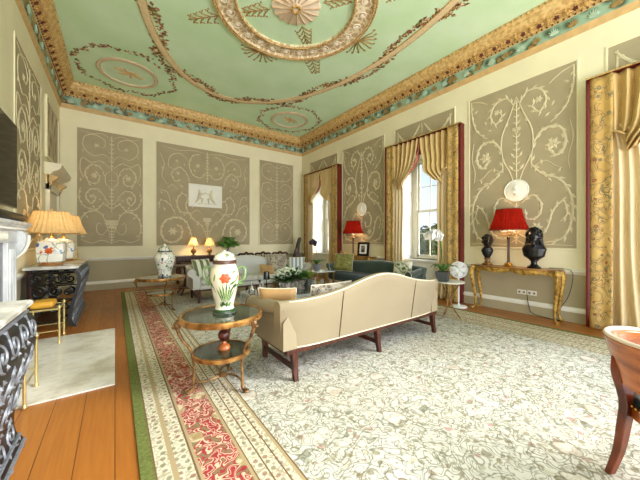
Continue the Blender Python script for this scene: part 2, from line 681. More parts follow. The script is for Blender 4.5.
def strip(mb, path, w, fn, n0=.006, th=.009, taper=True):
    """half-round raised stroke following a 2D path"""
    m = len(path)
    rings = []
    for i in range(m):
        a = path[max(0, i - 1)]
        b = path[min(m - 1, i + 1)]
        tx, tz = b[0] - a[0], b[1] - a[1]
        L = math.hypot(tx, tz) or 1
        nx, nz = -tz / L, tx / L
        k = i / (m - 1)
        ww = w * ((.35 + .65 * math.sin(PI * min(1, max(0, .08 + .84 * k)))) if taper else 1)
        x, z = path[i][0], path[i][1]
        rings.append([fn(x - nx * ww, z - nz * ww, n0), fn(x - nx * ww * .45, z - nz * ww * .45, n0 + th), fn(x + nx * ww * .45, z + nz * ww * .45, n0 + th), fn(x + nx * ww, z + nz * ww, n0)])
    mb.loft(rings, True)


def leaf(mb, x, z, ang, L, w, fn, n0=.006):
    c, s = math.cos(ang), math.sin(ang)

    def P(a, b, n):
        return fn(x + a * c - b * s, z + a * s + b * c, n0 + n)
    mb.add([P(0, 0, 0), P(L * .45, -w, 0), P(L, 0, 0), P(L * .45, w, 0), P(L * .45, 0, .014)], [(0, 1, 4), (1, 2, 4), (2, 3, 4), (3, 0, 4)])


def rosette(mb, x, z, r, fn, k=6):
    for i in range(k):
        leaf(mb, x, z, 2 * PI * i / k, r, r * .28, fn)
    leafs = [(x + r * .2 * math.cos(a), z + r * .2 * math.sin(a)) for a in [2 * PI * j / 8 for j in range(9)]]
    strip(mb, leafs, r * .12, fn, .01, .012, False)


def leafy(mb, path, L, fn, every=3, side=1):
    for i in range(2, len(path) - 2, every):
        a, b = path[i - 1], path[i + 1]
        ang = math.atan2(b[1] - a[1], b[0] - a[0])
        leaf(mb, path[i][0], path[i][1], ang + side * .42, L * 1.35, L * .26, fn)


def half(mb, x0, z0, W, H, fn, curves, rosettes=(), leaves=(), w=.016):
    """mirror-image scrollwork; all coordinates as fractions of half width and height"""
    for sg in (-1, 1):
        for ci, (pts, ww) in enumerate(curves):
            P = [(x0 + sg * p[0] * W / 2, z0 + p[1] * H) for p in smooth_path([(a, b) for a, b in pts], 6)]
            strip(mb, P, w * ww, fn)
            if ww > .8:
                leafy(mb, P, .075 * ww, fn, 3, sg * (1 if ci % 2 else -1))
                leafy(mb, P[1:], .05 * ww, fn, 4, -sg * (1 if ci % 2 else -1))
        for x, z, r in rosettes:
            rosette(mb, x0 + sg * x * W / 2, z0 + z * H, r, fn)
        for x, z, a, L in leaves:
            ang = a if sg > 0 else PI - a
            leaf(mb, x0 + sg * x * W / 2, z0 + z * H, ang, L, L * .22, fn)


def stem(mb, x0, za, zb, fn, step=.13):
    strip(mb, [(x0, za), (x0, (za + zb) / 2), (x0, zb)], .012, fn, taper=False)
    z = za + step
    k = 0
    while z < zb - .05:
        for sg in (-1, 1):
            leaf(mb, x0, z, PI / 2 - sg * .8, .10 if k % 2 else .07, .017, fn)
        z += step
        k += 1


def urn(mb, x, z, s, fn):
    for dz, w in ((0, .25), (.08, .12), (.16, .2), (.34, .46), (.5, .52), (.62, .38), (.7, .5)):
        strip(mb, [(x - w * s, z + dz * s), (x, z + dz * s), (x + w * s, z + dz * s)], .055 * s + .008, fn, taper=False)


def frame_mould(s0, s1, z0, z1, fn, parent, w=.03):
    q = MB()
    for a, b, c, d in ((s0 - w, s1 + w, z1, z1 + w), (s0 - w, s1 + w, z0 - w, z0), (s0 - w, s0, z0, z1), (s1, s1 + w, z0, z1)):
        q.prism([(a, c), (b, c), (b, d), (a, d)], fn, 0, .016)
    return q.obj('panel_moulding', m_cream, parent, smooth=0, bevel=.004)


def panel(s0, s1, z0, z1, fn, wall, design):
    p = MB().prism([(s0, z0), (s1, z0), (s1, z1), (s0, z1)], fn, 0, .006).obj('stucco_panel', m_taupe, wall, smooth=0)
    frame_mould(s0, s1, z0, z1, fn, p)
    q = MB()
    design(q, (s0 + s1) / 2, z0, s1 - s0, z1 - z0, fn)
    q.obj('scrollwork', m_scroll, p, smooth=25)
    return p


def design_lyre(q, x, z, W, H, fn):
    half(q, x, z, W, H, fn, [
        ([(0, .92), (.12, .82), (.29, .69), (.27, .56), (.12, .46), (.05, .39)], .8),
        ([(.26, .50), (.45, .43), (.75, .38), (.92, .28), (.93, .16), (.8, .06), (.5, .03)], 1.25),
        ([(.27, .47), (.30, .60), (.48, .68), (.75, .67), (.84, .58), (.72, .52), (.57, .56), (.62, .62)], 1.3),
        ([(.05, .87), (.2, .93), (.42, .92), (.53, .85), (.42, .79), (.29, .83), (.37, .87)], 1.1),
        ([(.96, .985), (.94, .87), (.82, .77), (.60, .71)], .9),
        ([(.96, .985), (.75, .965), (.58, .93)], .7),
        ([(.10, .27), (.30, .31), (.45, .25), (.38, .18), (.2, .17), (.16, .23)], 1.0),
        ([(.06, .08), (.3, .05), (.52, .10), (.64, .21), (.80, .26), (.86, .19), (.76, .15)], 1.0),
        ([(.9, .70), (.95, .60), (.88, .50), (.9, .43)], .5),
        ([(.27, .47), (.5, .50), (.68, .46), (.8, .44)], .5),
        ([(0, .05), (.2, .015), (.5, .02), (.95, .015)], .6)],
        [(.64, .585, .12), (.36, .12, .11), (.40, .86, .07)],
        [(.06, .47, 1.0, .14), (.05, .55, 1.1, .12), (.5, .75, .6, .1), (.62, .80, 1.2, .1), (.72, .42, 1.2, .1), (.8, .33, .4, .12), (.2, .75, 1.9, .1), (.45, .48, 1.6, .1), (.56, .40, -1.0, .1), (.9, .9, 2.6, .1)])
    stem(q, x, z + .42 * H, z + .9 * H, fn)
    urn(q, x, z + .70 * H, .13, fn)
    stem(q, x, z + .02 * H, z + .27 * H, fn, .1)


def design_tiers(q, x, z, W, H, fn):
    half(q, x, z, W, H, fn, [
        ([(.03, .03), (.3, .05), (.6, .03), (.9, .06)], .8),
        ([(.06, .10), (.3, .28), (.62, .30), (.88, .24), (.93, .12), (.78, .08)], 1.0),
        ([(.1, .16), (.28, .10), (.44, .13), (.42, .20), (.3, .19)], .7),
        ([(.05, .33), (.25, .37), (.45, .32), (.8, .34), (.95, .42), (.9, .5)], .9),
        ([(.08, .37), (.35, .48), (.62, .49), (.76, .43), (.62, .37), (.48, .41), (.56, .45)], .9),
        ([(.03, .52), (.18, .55), (.18, .63), (.04, .66)], .8),
        ([(.2, .60), (.32, .68), (.6, .70), (.78, .63), (.66, .55), (.42, .55), (.36, .61), (.5, .65)], .9),
        ([(.04, .68), (.3, .74), (.6, .72), (.86, .75), (.92, .66), (.82, .58)], .8),
        ([(.04, .76), (.25, .80), (.55, .78), (.82, .84), (.8, .93), (.5, .96), (.2, .92), (.25, .86), (.45, .86)], .8),
        ([(.05, .95), (.3, .98), (.6, .965), (.9, .98)], .6)],
        [(.52, .61, .09), (.45, .87, .07), (.6, .43, .06)],
        [(.5, .33, 1.0, .1), (.7, .24, 1.2, .1), (.6, .52, .7, .1), (.9, .55, 1.5, .1), (.2, .72, .6, .1), (.84, .8, 1.5, .08), (.3, .4, .5, .08)])
    stem(q, x, z + .3 * H, z + .52 * H, fn, .1)
    stem(q, x, z + .66 * H, z + .97 * H, fn, .12)
    strip(q, [(x - .08, z + .58 * H), (x + .08, z + .58 * H)], .012, fn)
    strip(q, [(x, z + .53 * H), (x, z + .64 * H)], .012, fn)
    urn(q, x, z + .16 * H, .28, fn)
    stem(q, x, z + .02 * H, z + .16 * H, fn, .08)


def design_wide(q, x, z, W, H, fn):
    half(q, x, z, W, H, fn, [
        ([(.30, .02), (.34, .12), (.44, .24), (.62, .28), (.84, .24), (.92, .14), (.84, .05), (.68, .03), (.54, .08), (.52, .17), (.62, .21)], 1.3),
        ([(.03, .10), (.12, .20), (.3, .27), (.44, .38), (.4, .47), (.28, .44), (.32, .38)], 1.0),
        ([(.34, .33), (.55, .34), (.62, .44), (.52, .52), (.4, .48)], 1.0),
        ([(.65, .30), (.75, .40), (.92, .44), (.95, .36)], .9),
        ([(.74, .42), (.80, .52), (.94, .54)], .8),
        ([(.1, .30), (.2, .36), (.32, .33), (.36, .26)], .7),
        ([(.36, .62), (.42, .72), (.56, .78), (.72, .72), (.66, .64), (.54, .66)], .9),
        ([(.04, .76), (.14, .70), (.3, .72), (.38, .82), (.3, .92), (.14, .94)], .9),
        ([(.4, .86), (.56, .92), (.74, .88), (.78, .78), (.68, .76)], .8),
        ([(.8, .60), (.9, .68), (.86, .8), (.94, .9)], .7),
        ([(.04, .96), (.3, .97), (.6, .95), (.92, .97)], .6),
        ([(.6, .55), (.7, .6), (.8, .56)], .6)],
        [(.70, .14, .14), (.22, .62, .06), (.2, .82, .08), (.6, .72, .07), (.62, .84, .06)],
        [(.84, .34, 1.2, .12), (.5, .58, .8, .12), (.9, .5, 1.2, .1), (.24, .76, .4, .1), (.46, .8, 1.1, .1), (.88, .74, 1.0, .1), (.15, .4, 1.2, .1), (.2, .2, 1.2, .12), (.45, .3, .6, .1)])
    urn(q, x, z + .22 * H, .26, fn)
    stem(q, x, z + .02 * H, z + .22 * H, fn, .09)
    stem(q, x, z + .66 * H, z + .98 * H, fn, .1)


def design_narrow(q, x, z, W, H, fn):
    half(q, x, z, W, H, fn, [
        ([(.04, .06), (.4, .03), (.8, .08), (.85, .2), (.5, .26), (.2, .2), (.35, .14)], .8),
        ([(.05, .30), (.4, .28), (.85, .36), (.8, .48), (.4, .5), (.25, .43), (.5, .4)], .8),
        ([(.05, .55), (.4, .53), (.85, .6), (.8, .72), (.4, .74), (.2, .68)], .8),
        ([(.05, .78), (.5, .78), (.85, .84), (.8, .94), (.4, .97), (.1, .93)], .8),
        ([(.93, .02), (.95, .3), (.9, .5), (.95, .75), (.93, .98)], .4)],
        [(.5, .2, .06), (.5, .45, .06), (.5, .66, .06), (.5, .88, .06)],
        [(.3, .3, 1, .1), (.3, .55, 1, .1), (.3, .78, 1, .1), (.7, .5, .8, .1), (.7, .26, .8, .1)])
    stem(q, x, z + .02 * H, z + .98 * H, fn, .13)
    urn(q, x, z + .2 * H, .18, fn)


def design_swag(q, x, z, W, H, fn):
    for sg in (-1, 1):
        P = [(x + sg * (.06 + t * (W * .42)), z + H * (.86 - .5 * math.sin(PI * t) - .02 * t)) for t in [i / 14 for i in range(15)]]
        strip(q, P, .032, fn)
        leafy(q, P, .06, fn, 2, 1)
        leafy(q, P, .06, fn, 2, -1)
        strip(q, [(x + sg * W * .44, z + H * .86), (x + sg * W * .445, z + H * .3), (x + sg * W * .44, z + H * .12)], .02, fn)
    strip(q, [(x, z + H * .9), (x, z + H * .3)], .018, fn)


panel(-.81, .66, 1.2, 4.36, on_far, wall_far, design_tiers)
panel(1.01, 3.96, 1.2, 4.36, on_far, wall_far, design_wide)
panel(4.35, 5.8, 1.2, 4.36, on_far, wall_far, design_narrow)
panel(1.24, 2.98, 1.24, 4.38, on_right, wall_right, design_lyre)
panel(5.39, 7.18, 1.24, 4.38, on_right, wall_right, design_lyre)
for wc in WINS:
    panel(wc - .83, wc + .83, 3.72, 4.38, on_right, wall_right, design_swag)
panel(5.74, 7.44, 1.24, 4.3, on_left, wall_left, design_tiers)
panel(1.2, 2.9, 1.24, 4.3, on_left, wall_left, design_tiers)

# round plaques on the right wall panels
for k, (s, lab) in enumerate(((2.11, 'round ivory relief plaque above the nearer red lamp, between the tall curtains'), (6.28, 'round ivory relief plaque above the farther red lamp and black photo frame'))):
    t = thing('wall_roundel', lab, 'plaque', on_right(s, 2.33, .006), 0, 'round relief plaques on the right wall panels')
    MB().lathe([(.001, 0), (.2, 0), (.21, .008), (.2, .02), (.185, .014), (.17, .02), (.001, .024)], n=32, axis='x').obj('disc', m_white, t, rot=(0, 0, PI))
    q = MB()
    q.ball((-.03, .01, .06), (.02, .03, .04), 8, 6).ball((-.03, 0, -.02), (.02, .045, .06), 8, 6).ball((-.03, .04, -.02), (.015, .02, .05), 8, 6).ball((-.03, -.02, -.09), (.015, .05, .03), 8, 6)
    q.obj('relief_figure', m_white, t)

# relief plaque in the middle panel
t = thing('relief_plaque', 'rectangular white plaster plaque with two figures on the wide far panel', 'plaque', on_far(2.43, 2.82, .006))
MB().box(-.53, .53, -.03, 0, -.37, .37).obj('backing', m_white, t, smooth=0)
q = MB()
for a, b, c, d in ((-.53, .53, .33, .37), (-.53, .53, -.37, -.33), (-.53, -.49, -.33, .33), (.49, .53, -.33, .33)):
    q.box(a, b, -.05, -.03, c, d)
q.obj('frame', m_white, t, smooth=0, bevel=.006)
m_shadow = M('shaded_plaster', (222, 212, 184), .8)  # relief shading put into the colour of the plaque figures
for x, pose in ((-.2, 1), (.18, -1)):
    q = MB()
    q.ball((x, -.04, .17), (.035, .03, .045), 8, 6)
    q.tube([(x, -.035, .13), (x + .02 * pose, -.04, .02), (x - .02 * pose, -.035, -.08)], [.03, .055, .05], 8)
    q.tube([(x, -.035, -.06), (x + .1 * pose, -.04, -.1), (x + .08 * pose, -.035, -.24)], [.045, .038, .02], 8)
    q.tube([(x, -.035, -.06), (x - .06 * pose, -.04, -.16), (x - .12 * pose, -.035, -.24)], [.045, .035, .02], 8)
    q.tube([(x, -.035, .1), (x + .12 * pose, -.04, .06), (x + .2 * pose, -.035, .12)], [.025, .02, .012], 8)
    q.obj('relief_figure', m_shadow, t)
MB().box(-.3, .35, -.04, -.03, -.27, -.245).obj('relief_ground', m_shadow, t, smooth=0)

# ---------------------------------------------------------------- ceiling plasterwork
m_ribbon = M('ivory_ribbon_plaster', (224, 202, 156), .65, var=.1, scale=12)
m_rose = M('ivory_rosette_plaster', (236, 222, 196), .65, var=.05)
m_pinkring = M('buff_pink_ring', (206, 176, 140), .65)
cc = (CX, CY)
ring = MB().lathe([(1.0, 0), (1.0, -.035), (1.04, -.05), (1.08, -.03), (1.30, -.03), (1.33, -.06), (1.38, -.06), (1.41, -.03), (1.41, 0)], (CX, CY, ZC), 72).obj('medallion_ring', m_medal, ceiling, smooth=40)
q = MB()
for r in (1.02, 1.345, 1.39):
    q.tube([(CX + r * math.cos(a), CY + r * math.sin(a), ZC - .055) for a in [2 * PI * i / 72 for i in range(72)]], .018, 6, True)
q.obj('ring_edging', m_goldtrim, ring)
q = MB()
for i in range(26):
    a = 2 * PI * i / 26

    def fnr(s, z, n, a=a):
        rr = 1.19 + z
        return (CX + rr * math.cos(a + s / 1.19), CY + rr * math.sin(a + s / 1.19), ZC - .03 - n)
    strip(q, spiral(0, 0, .09, .02, PI / 2 if i % 2 else -PI / 2, 1.2 if i % 2 else -1.2, 12), .014, fnr)
    rosette(q, .0, 0, .05, fnr, 5)
q.obj('ring_scroll', m_rose, ring)
rose = MB().lathe([(.001, -.07), (.05, -.075), (.10, -.05), (.40, -.035), (.43, -.02), (.43, 0)], (CX, CY, ZC), 96, mod=lambda a, z: 1 - .06 * (.5 + .5 * math.cos(a * 16)) if abs(z) < .045 else 1).obj('ceiling_rosette', m_rose, ceiling, smooth=30)
q = MB()
for i in range(16):
    a = 2 * PI * (i + .5) / 16
    q.tube([(CX + r * math.cos(a), CY + r * math.sin(a), ZC - z) for r, z in ((.12, .055), (.26, .055), (.41, .035))], [.01, .014, .018], 5)
q.obj('rosette_flutes', m_pinkring, rose)
q = MB()
for i in range(9):
    a = 2 * PI * i / 9
    q.ball((CX + .07 * math.cos(a), CY + .07 * math.sin(a), ZC - .075), (.035, .035, .02), 6, 4)
q.obj('rosette_flower', m_goldtrim, rose)


def on_ceil(cx, cy, ang):
    c, s = math.cos(ang), math.sin(ang)
    return lambda a, b, n: (cx + a * c - b * s, cy + a * s + b * c, ZC - n)


def spray(q, fn, L, w):
    strip(q, [(0, 0), (L * .5, 0), (L, 0)], .009, fn, .001, .012)
    for k in range(4):
        x = L * (.06 + .23 * k)
        for sg in (-1, 1):
            ww = w * (1.0 - .16 * k)
            P = smooth_path([(x, 0), (x + .05, sg * ww * .35), (x + .13, sg * ww * .85), (x + .10, sg * ww * 1.05)], 4)
            strip(q, P, .009, fn, .001, .012)
            for j, an in ((4, .2), (7, 1.4), (10, .6), (12, 2.2)):
                leaf(q, P[j][0], P[j][1], sg * an, .055, .018, fn, .001)
    leaf(q, L * .95, 0, 0, .1, .03, fn, .001)


q = MB()
for k in range(8):
    a = k * PI / 4
    if k % 2:
        spray(q, on_ceil(CX + .47 * math.cos(a), CY + .47 * math.sin(a), a), .45, .13)
        spray(q, on_ceil(CX + 1.43 * math.cos(a), CY + 1.43 * math.sin(a), a), .55, .14)
    else:
        fn = on_ceil(CX + 1.45 * math.cos(a), CY + 1.45 * math.sin(a), a)
        for j in range(-4, 5):
            b = j * .33
            P = [(.02 + t * .34 * math.cos(b) * (1 - .04 * abs(j)), t * .36 * math.sin(b) + .03 * math.sin(PI * t) * (1 if j > 0 else -1)) for t in (0, .3, .6, .85, 1)]
            strip(q, P, .014, fn, .001, .012)
            leaf(q, P[-1][0] - .03, P[-1][1], b, .09, .03, fn, .001)
q.obj('gilt_sprays', m_palm, ceiling, smooth=25)

EA, EB = 2.34, 3.90


def ell(a, off=0):
    x, y = EA * math.cos(a), EB * math.sin(a)
    nx, ny = math.cos(a) / EA, math.sin(a) / EB
    L = math.hypot(nx, ny)
    return CX + x + off * nx / L, CY + y + off * ny / L


rb = MB()
N = 110
rings = []
for i in range(N):
    a = 2 * PI * i / N
    rings.append([(*ell(a, o), ZC - h) for o, h in ((-.075, 0), (-.06, .022), (-.02, .03), (.02, .03), (.06, .022), (.075, 0))])
rb.loft(rings, False, True, False)
rb.obj('ribbon_moulding', m_ribbon, ceiling)
q = MB()
for o in (-.068, .068):
    q.tube([(*ell(2 * PI * i / N, o), ZC - .018) for i in range(N)], .008, 5, True)
q.obj('ribbon_edge', m_goldtrim, ceiling)


def cluster(q, x, y, k, spread, r):
    for _ in range(k):
        a, d = random.random() * 2 * PI, spread * math.sqrt(random.random())
        px, py = x + d * math.cos(a), y + d * math.sin(a)
        if random.random() < .45:
            leaf(q, px, py, random.random() * 6.28, r * 2.6, r * .8, lambda s, z, n: (s, z, ZC - n), .002)
        else:
            q.ball((px, py, ZC - .008), (r, r, .014), 6, 4)


g = MB()
n = 250
for i in range(n):
    a = 2 * PI * i / n
    ph = (a * 9) % (2 * PI)
    o = .2 * math.sin(a * 9)
    x, y = ell(a, o)
    if y < 1.2:
        continue
    dens = .5 + .5 * math.cos(a * 18)
    cluster(g, x, y, 4 + int(6 * dens), .05 + .10 * dens, .028 + .02 * dens)
g.obj('flower_garland', m_garland, ceiling, smooth=30)

m_greenfield = M('pale_green_roundel', (206, 230, 196), .7, var=.04)
for cx, cy in ((.27, 8.3), (4.80, 8.3)):
    r = MB().lathe([(.001, -.004), (.53, -.004), (.55, -.02), (.6, -.02), (.62, 0)], (cx, cy, ZC), 48).obj('ceiling_roundel', m_greenfield, ceiling, smooth=30)
    q = MB()
    for rr in (.56, .61):
        q.tube([(cx + rr * math.cos(2 * PI * i / 48), cy + rr * math.sin(2 * PI * i / 48), ZC - .012) for i in range(48)], .02, 6, True)
    q.obj('roundel_ring', m_pinkring, r)
    q = MB()
    f = on_ceil(cx, cy, .3)
    for k in range(6):
        strip(q, [(.02, 0), (.14 * math.cos(k), .1 * math.sin(k)), (.3 * math.cos(k + .2), .2 * math.sin(k + .2))], .03, f, .004, .012)
    strip(q, [(-.3, -.06), (0, -.09), (.3, -.06)], .03, f, .004, .012)
    q.obj('roundel_figure', m_buff, r)
    q = MB()
    for i in range(64):
        a = 2 * PI * i / 64
        w = 1 + .04 * math.sin(a * 8)
        cluster(q, cx + 1.0 * w * math.cos(a), cy + 1.0 * w * math.sin(a), 4 if math.sin(a * 8) > 0 else 2, .06, .032)
    q.obj('roundel_wreath', m_garland, r, smooth=30)
# ---------------------------------------------------------------- windows
m_glass = NT('window_glass')
_g = m_glass
_tr = _g.new('ShaderNodeBsdfTransparent')
_gl = _g.new('ShaderNodeBsdfGlossy')
_gl.inputs['Roughness'].default_value = .02
_mx = _g.new('ShaderNodeMixShader')
_mx.inputs[0].default_value = .05
_g.l.new(_tr.outputs[0], _mx.inputs[1])
_g.l.new(_gl.outputs[0], _mx.inputs[2])
_g.l.new(_mx.outputs[0], _g.n['Material Output'].inputs[0])
m_glass = _g.m

for k, wc in enumerate(WINS):
    w = struct(thing('window_%d' % (k + 1), None, None, (XR + .66, wc, WZ0)))
    H = WZ1 - WZ0
    gw = .56
    q = MB()
    q.box(-.06, .07, -WH, -gw, 0, H).box(-.06, .07, gw, WH, 0, H).box(-.06, .07, -gw, gw, H - .09, H).box(-.06, .07, -gw, gw, 0, .05)
    q.obj('frame', m_white, w, smooth=0, bevel=.006)
    zr = 1.31
    for nm, x, za, zb in (('lower_sash', -.02, .05, zr + .03), ('upper_sash', .03, zr - .03, H - .09)):
        q = MB()
        q.box(x - .02, x + .02, -gw, -gw + .045, za, zb).box(x - .02, x + .02, gw - .045, gw, za, zb)
        q.box(x - .02, x + .02, -gw, gw, za, za + .055).box(x - .02, x + .02, -gw, gw, zb - .05, zb)
        for b in (-gw / 3, gw / 3):
            q.box(x - .014, x + .014, b - .011, b + .011, za, zb)
        zm = (za + zb) / 2
        q.box(x - .014, x + .014, -gw, gw, zm - .011, zm + .011)
        sash = q.obj(nm, m_white, w, smooth=0, bevel=.003)
        MB().box(x - .003, x + .003, -gw + .02, gw - .02, za + .02, zb - .02).obj('glass', m_glass, sash, smooth=0)
    MB().box(-.70, .0, -WH - .06, WH + .06, -.045, .0).obj('window_sill', m_white, w, smooth=0, bevel=.01)
    for sg in (-1, 1):
        q = MB()
        q.box(-.655, -.06, sg * (WH - .012) - .012, sg * (WH - .012) + .012, 0, H)
        for za, zb in ((.08, .8), (.9, 1.75), (1.85, H - .1)):
            q.box(-.58, -.14, sg * (WH - .03) - .008, sg * (WH - .03) + .008, za, zb)
        q.obj('shutter_case', m_white, w, smooth=0, bevel=.005)
    MB().box(-.672, -.655, -WH - .02, WH + .02, .26 - WZ0, -.06).obj('apron_panel', m_white, w, smooth=0, bevel=.004)
    MB().box(-.655, -.06, -WH, WH, H - .015, H - .0).obj('soffit', m_white, w, smooth=0)

# ---------------------------------------------------------------- curtains


def mat_brocade():
    t = NT('embroidered_gold_border')
    dv = t.distort(.06, 9)
    v = t.mapping((1, 1, .8))
    n = t.noise(8, v, 1, 0, .5, .5)
    base = t.ramp(t.noise(4), [(.3, lin((190, 150, 78))), (.7, lin((212, 176, 106)))])

    def line(c0, w):
        return t.ramp(t.math('ABSOLUTE', t.math('SUBTRACT', n, c0)), [(w * .5, (.8, .8, .8)), (w, (0, 0, 0))])
    c = t.mix(line(.5, .026), base, lin((104, 96, 72)))
    c = t.mix(line(.58, .016), c, lin((150, 120, 84)))
    c = t.mix(line(.43, .016), c, lin((112, 84, 60)))
    f = t.voro(8.5, dv, 'F1')
    cell = t.ramp(t.voro(8.5, dv, 'F1', 1), [(.0, lin((130, 58, 42))), (.25, lin((190, 140, 70))), (.5, lin((100, 100, 80))), (.72, lin((214, 176, 104)))], True)
    c = t.mix(t.ramp(f, [(.06, (.2, .2, .2)), (.12, (.85, .85, .85)), (.2, (.85, .85, .85)), (.26, (0, 0, 0))]), c, cell)
    return t.fin(c, .7, 0, t.noise(90), .3, .004)


m_brocade = mat_brocade()
m_silk = M2('gold_silk', (188, 154, 94), (218, 188, 128), 3, .35, .65, .42, stretch=(1, 1, .2))
m_lining = M2('cream_silk_lining', (212, 184, 132), (232, 210, 168), 3, .35, .65, .5, stretch=(1, 1, .2))
m_redsilk = M('crimson_silk', (104, 22, 14), .5, var=.15)
m_redsoft = M('faded_rose_lining', (214, 120, 104), .6, var=.1)


def edge(z):
    """distance of the drawn-up inner edge from the window centre"""
    for (z0, e0), (z1, e1) in zip(((3.92, .015), (3.6, .06), (3.35, .13), (3.15, .22), (3.0, .34), (2.88, .46), (2.7, .56)), ((3.6, .06), (3.35, .13), (3.15, .22), (3.0, .34), (2.88, .46), (2.7, .56), (0, .56))):
        if z >= z1:
            return e0 + (e1 - e0) * (z0 - z) / (z0 - z1)
    return .55


def curtain(wc, sg, label, flare=.06):
    t = thing('curtain', label, 'curtain', (XR, wc, 0), 0, 'gold silk curtains at the tall windows')
    P = lambda s, z, n: (-n, sg * s, z)
    # patterned outer border
    MB().grid(lambda u, v: P(.755 + .255 * u, .012 + 3.9 * v, .165 + .012 * math.sin(u * 9 + 1) + (.05 * (1 - v * 9) ** 2 if v < .11 else 0) * (1 - .4 * u)), 10, 40).obj('border', m_brocade, t, smooth=60, solid=.012)
    q = MB()
    q.grid(lambda u, v: P(1.01 + .045 * math.sin(min(1, u * 3) * PI / 2), .012 + 3.9 * v, .165 - .16 * max(0, (u - .33) / .67)), 6, 20)
    q.obj('red_edging', m_redsilk, t, smooth=60, solid=.008)
    # gathered, drawn-up silk

    def drape(u, v):
        zb = 2.80 - .17 * math.sin(PI * min(1, u * 1.5)) + .26 * u
        z = 3.905 + (zb - 3.905) * v
        e = edge(z)
        s = e + (.80 - e) * u
        pouch = .15 * math.exp(-((z - 2.96) / .24) ** 2) * (1 - u)
        fold = .055 * math.sin(u * 2 * PI * 5.5 + 1.5 * v) * (.5 + .5 * min(1, v * 3 + .3)) + .012 * math.sin(u * 2 * PI * 11 + 4 * v)
        return P(s - pouch * .62, z, .12 + fold + pouch)
    MB().grid(drape, 66, 26).obj('drape', m_silk, t, smooth=70, solid=.006)
    # rose lining turned out along the drawn edge
    MB().grid(lambda u, v: P(edge(3.9 - .95 * v) - .012 - .05 * u * math.sin(PI * min(1, v + .1)), 3.9 - .95 * v, .12 - .07 * u + .10 * math.exp(-((3.9 - .95 * v - 2.98) / .22) ** 2)), 3, 20).obj('turned_lining', m_redsoft, t, smooth=60, solid=.006)
    # straight fall below the tie

    def fall(u, v):
        z = .012 + 3.12 * (1 - v)
        i = .50 + .12 * max(0, 1 - v * 9) - flare * v * v - .02 * math.sin(v * 7)
        s = i + (.80 - i) * u
        w = .5 + .5 * v
        return P(s, z, .10 + .05 * w * math.sin(u * 2 * PI * 3.2 + .8 * math.sin(v * 4)) + .05 * max(0, v - .9) * 10 * (1 - u) * .6)
    MB().grid(fall, 40, 30).obj('fall', m_lining, t, smooth=70, solid=.006)
    MB().tube(smooth_path([P(.60, 2.93, .11), P(.64, 2.95, .19), P(.71, 3.0, .20), P(.79, 3.04, .13)], 5), .018, 8).obj('tie_band', m_silk, t)
    MB().box(-.09, -.082, .003 if sg > 0 else -.11, .11 if sg > 0 else -.003, 3.5, 3.905).obj('rose_tongue', m_redsilk, t, smooth=0)
    return t


names = (('right', 'nearer'), ('middle', 'farther'), ('left', 'far'))
curtain(WINS[2], 1, 'gold curtain beside the room corner, far side of the farthest window')
curtain(WINS[2], -1, 'gold curtain with red edge on the near side of the farthest window')
curtain(WINS[1], 1, 'gold curtain behind the green sofa, far side of the middle window')
curtain(WINS[1], -1, 'gold curtain with red edge behind the white fan, by the middle window')
curtain(WINS[0], 1, 'tall gold curtain pooling on the floor beside the gilt console, nearest window', .2)
curtain(WINS[0], -1, 'gold curtain at the outer side of the nearest window', .1)
for wc, lab in zip(WINS, ('red trimmed curtain board above the nearest window', 'red trimmed curtain board above the middle window', 'red trimmed curtain board above the farthest window')):
    t = thing('curtain_board', lab, 'curtain rail', (XR, wc, 3.92), 0, 'curtain boards')
    MB().box(-.185, 0, -1.06, 1.06, 0, .02).obj('board', m_redsilk, t, smooth=0)
    MB().box(-.195, -.185, -1.06, 1.06, -.002, .022).obj('gilt_edge', m_brocade, t, smooth=0)

# ---------------------------------------------------------------- outdoors
m_lawn = M('lawn', (96, 122, 62), .9, var=.2, scale=.6)
struct(MB().box(XR + 2, 120, -60, 120, -3.2, -3).obj('ground_outside', m_lawn, smooth=0))
m_leafdark = M2('tree_leaves', (36, 58, 24), (92, 116, 58), 3, .35, .65, .8)
m_bark = M('bark', (84, 66, 48), .9)


def tree(x, y, h, r, label):
    t = thing('garden_tree', label, 'tree', (x, y, -3), 0, 'trees in the garden')
    MB().tube([(0, 0, 0), (.1, 0, h * .35), (0, .1, h * .6)], [.3, .22, .12], 8).obj('trunk', m_bark, t)
    q = MB()
    rnd = random.Random(int(x * 7 + y * 13))
    for i in range(420):
        a, b = rnd.random() * 2 * PI, math.acos(2 * rnd.random() - 1)
        rr = r * (.55 + .5 * rnd.random())
        c = Vector((rr * math.sin(b) * math.cos(a), rr * math.sin(b) * math.sin(a), h * .62 + .9 * rr * math.cos(b)))
        s = r * .17
        R = Matrix.Rotation(rnd.random() * 6.28, 3, 'Z') @ Matrix.Rotation(rnd.random() * 3, 3, 'X')
        q.add([c + R @ Vector(p) * s for p in ((-1, 0, 0), (0, -.6, .2), (1, 0, 0), (0, .6, .2))], [(0, 1, 2, 3)])
    q.ball((0, 0, h * .62), (r * .82, r * .82, r * .75), 14, 9)
    q.obj('foliage', m_leafdark, t, smooth=0)


tree(33, 20.5, 6.4, 2.5, 'dark leafy tree seen low in the right panes of the middle window')
tree(37, 26.5, 4.6, 1.9, 'small tree seen through the middle panes of the middle window')
tree(43, 29.5, 6.0, 2.4, 'tree behind the others, seen through the middle window')
# ---------------------------------------------------------------- rug and hearth
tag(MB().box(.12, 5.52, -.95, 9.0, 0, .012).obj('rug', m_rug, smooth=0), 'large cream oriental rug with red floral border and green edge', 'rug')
struct(MB().box(XL, .0, 3.33, 5.42, 0, .012).obj('floor_hearth_slab', m_hearth, smooth=0, bevel=.003))

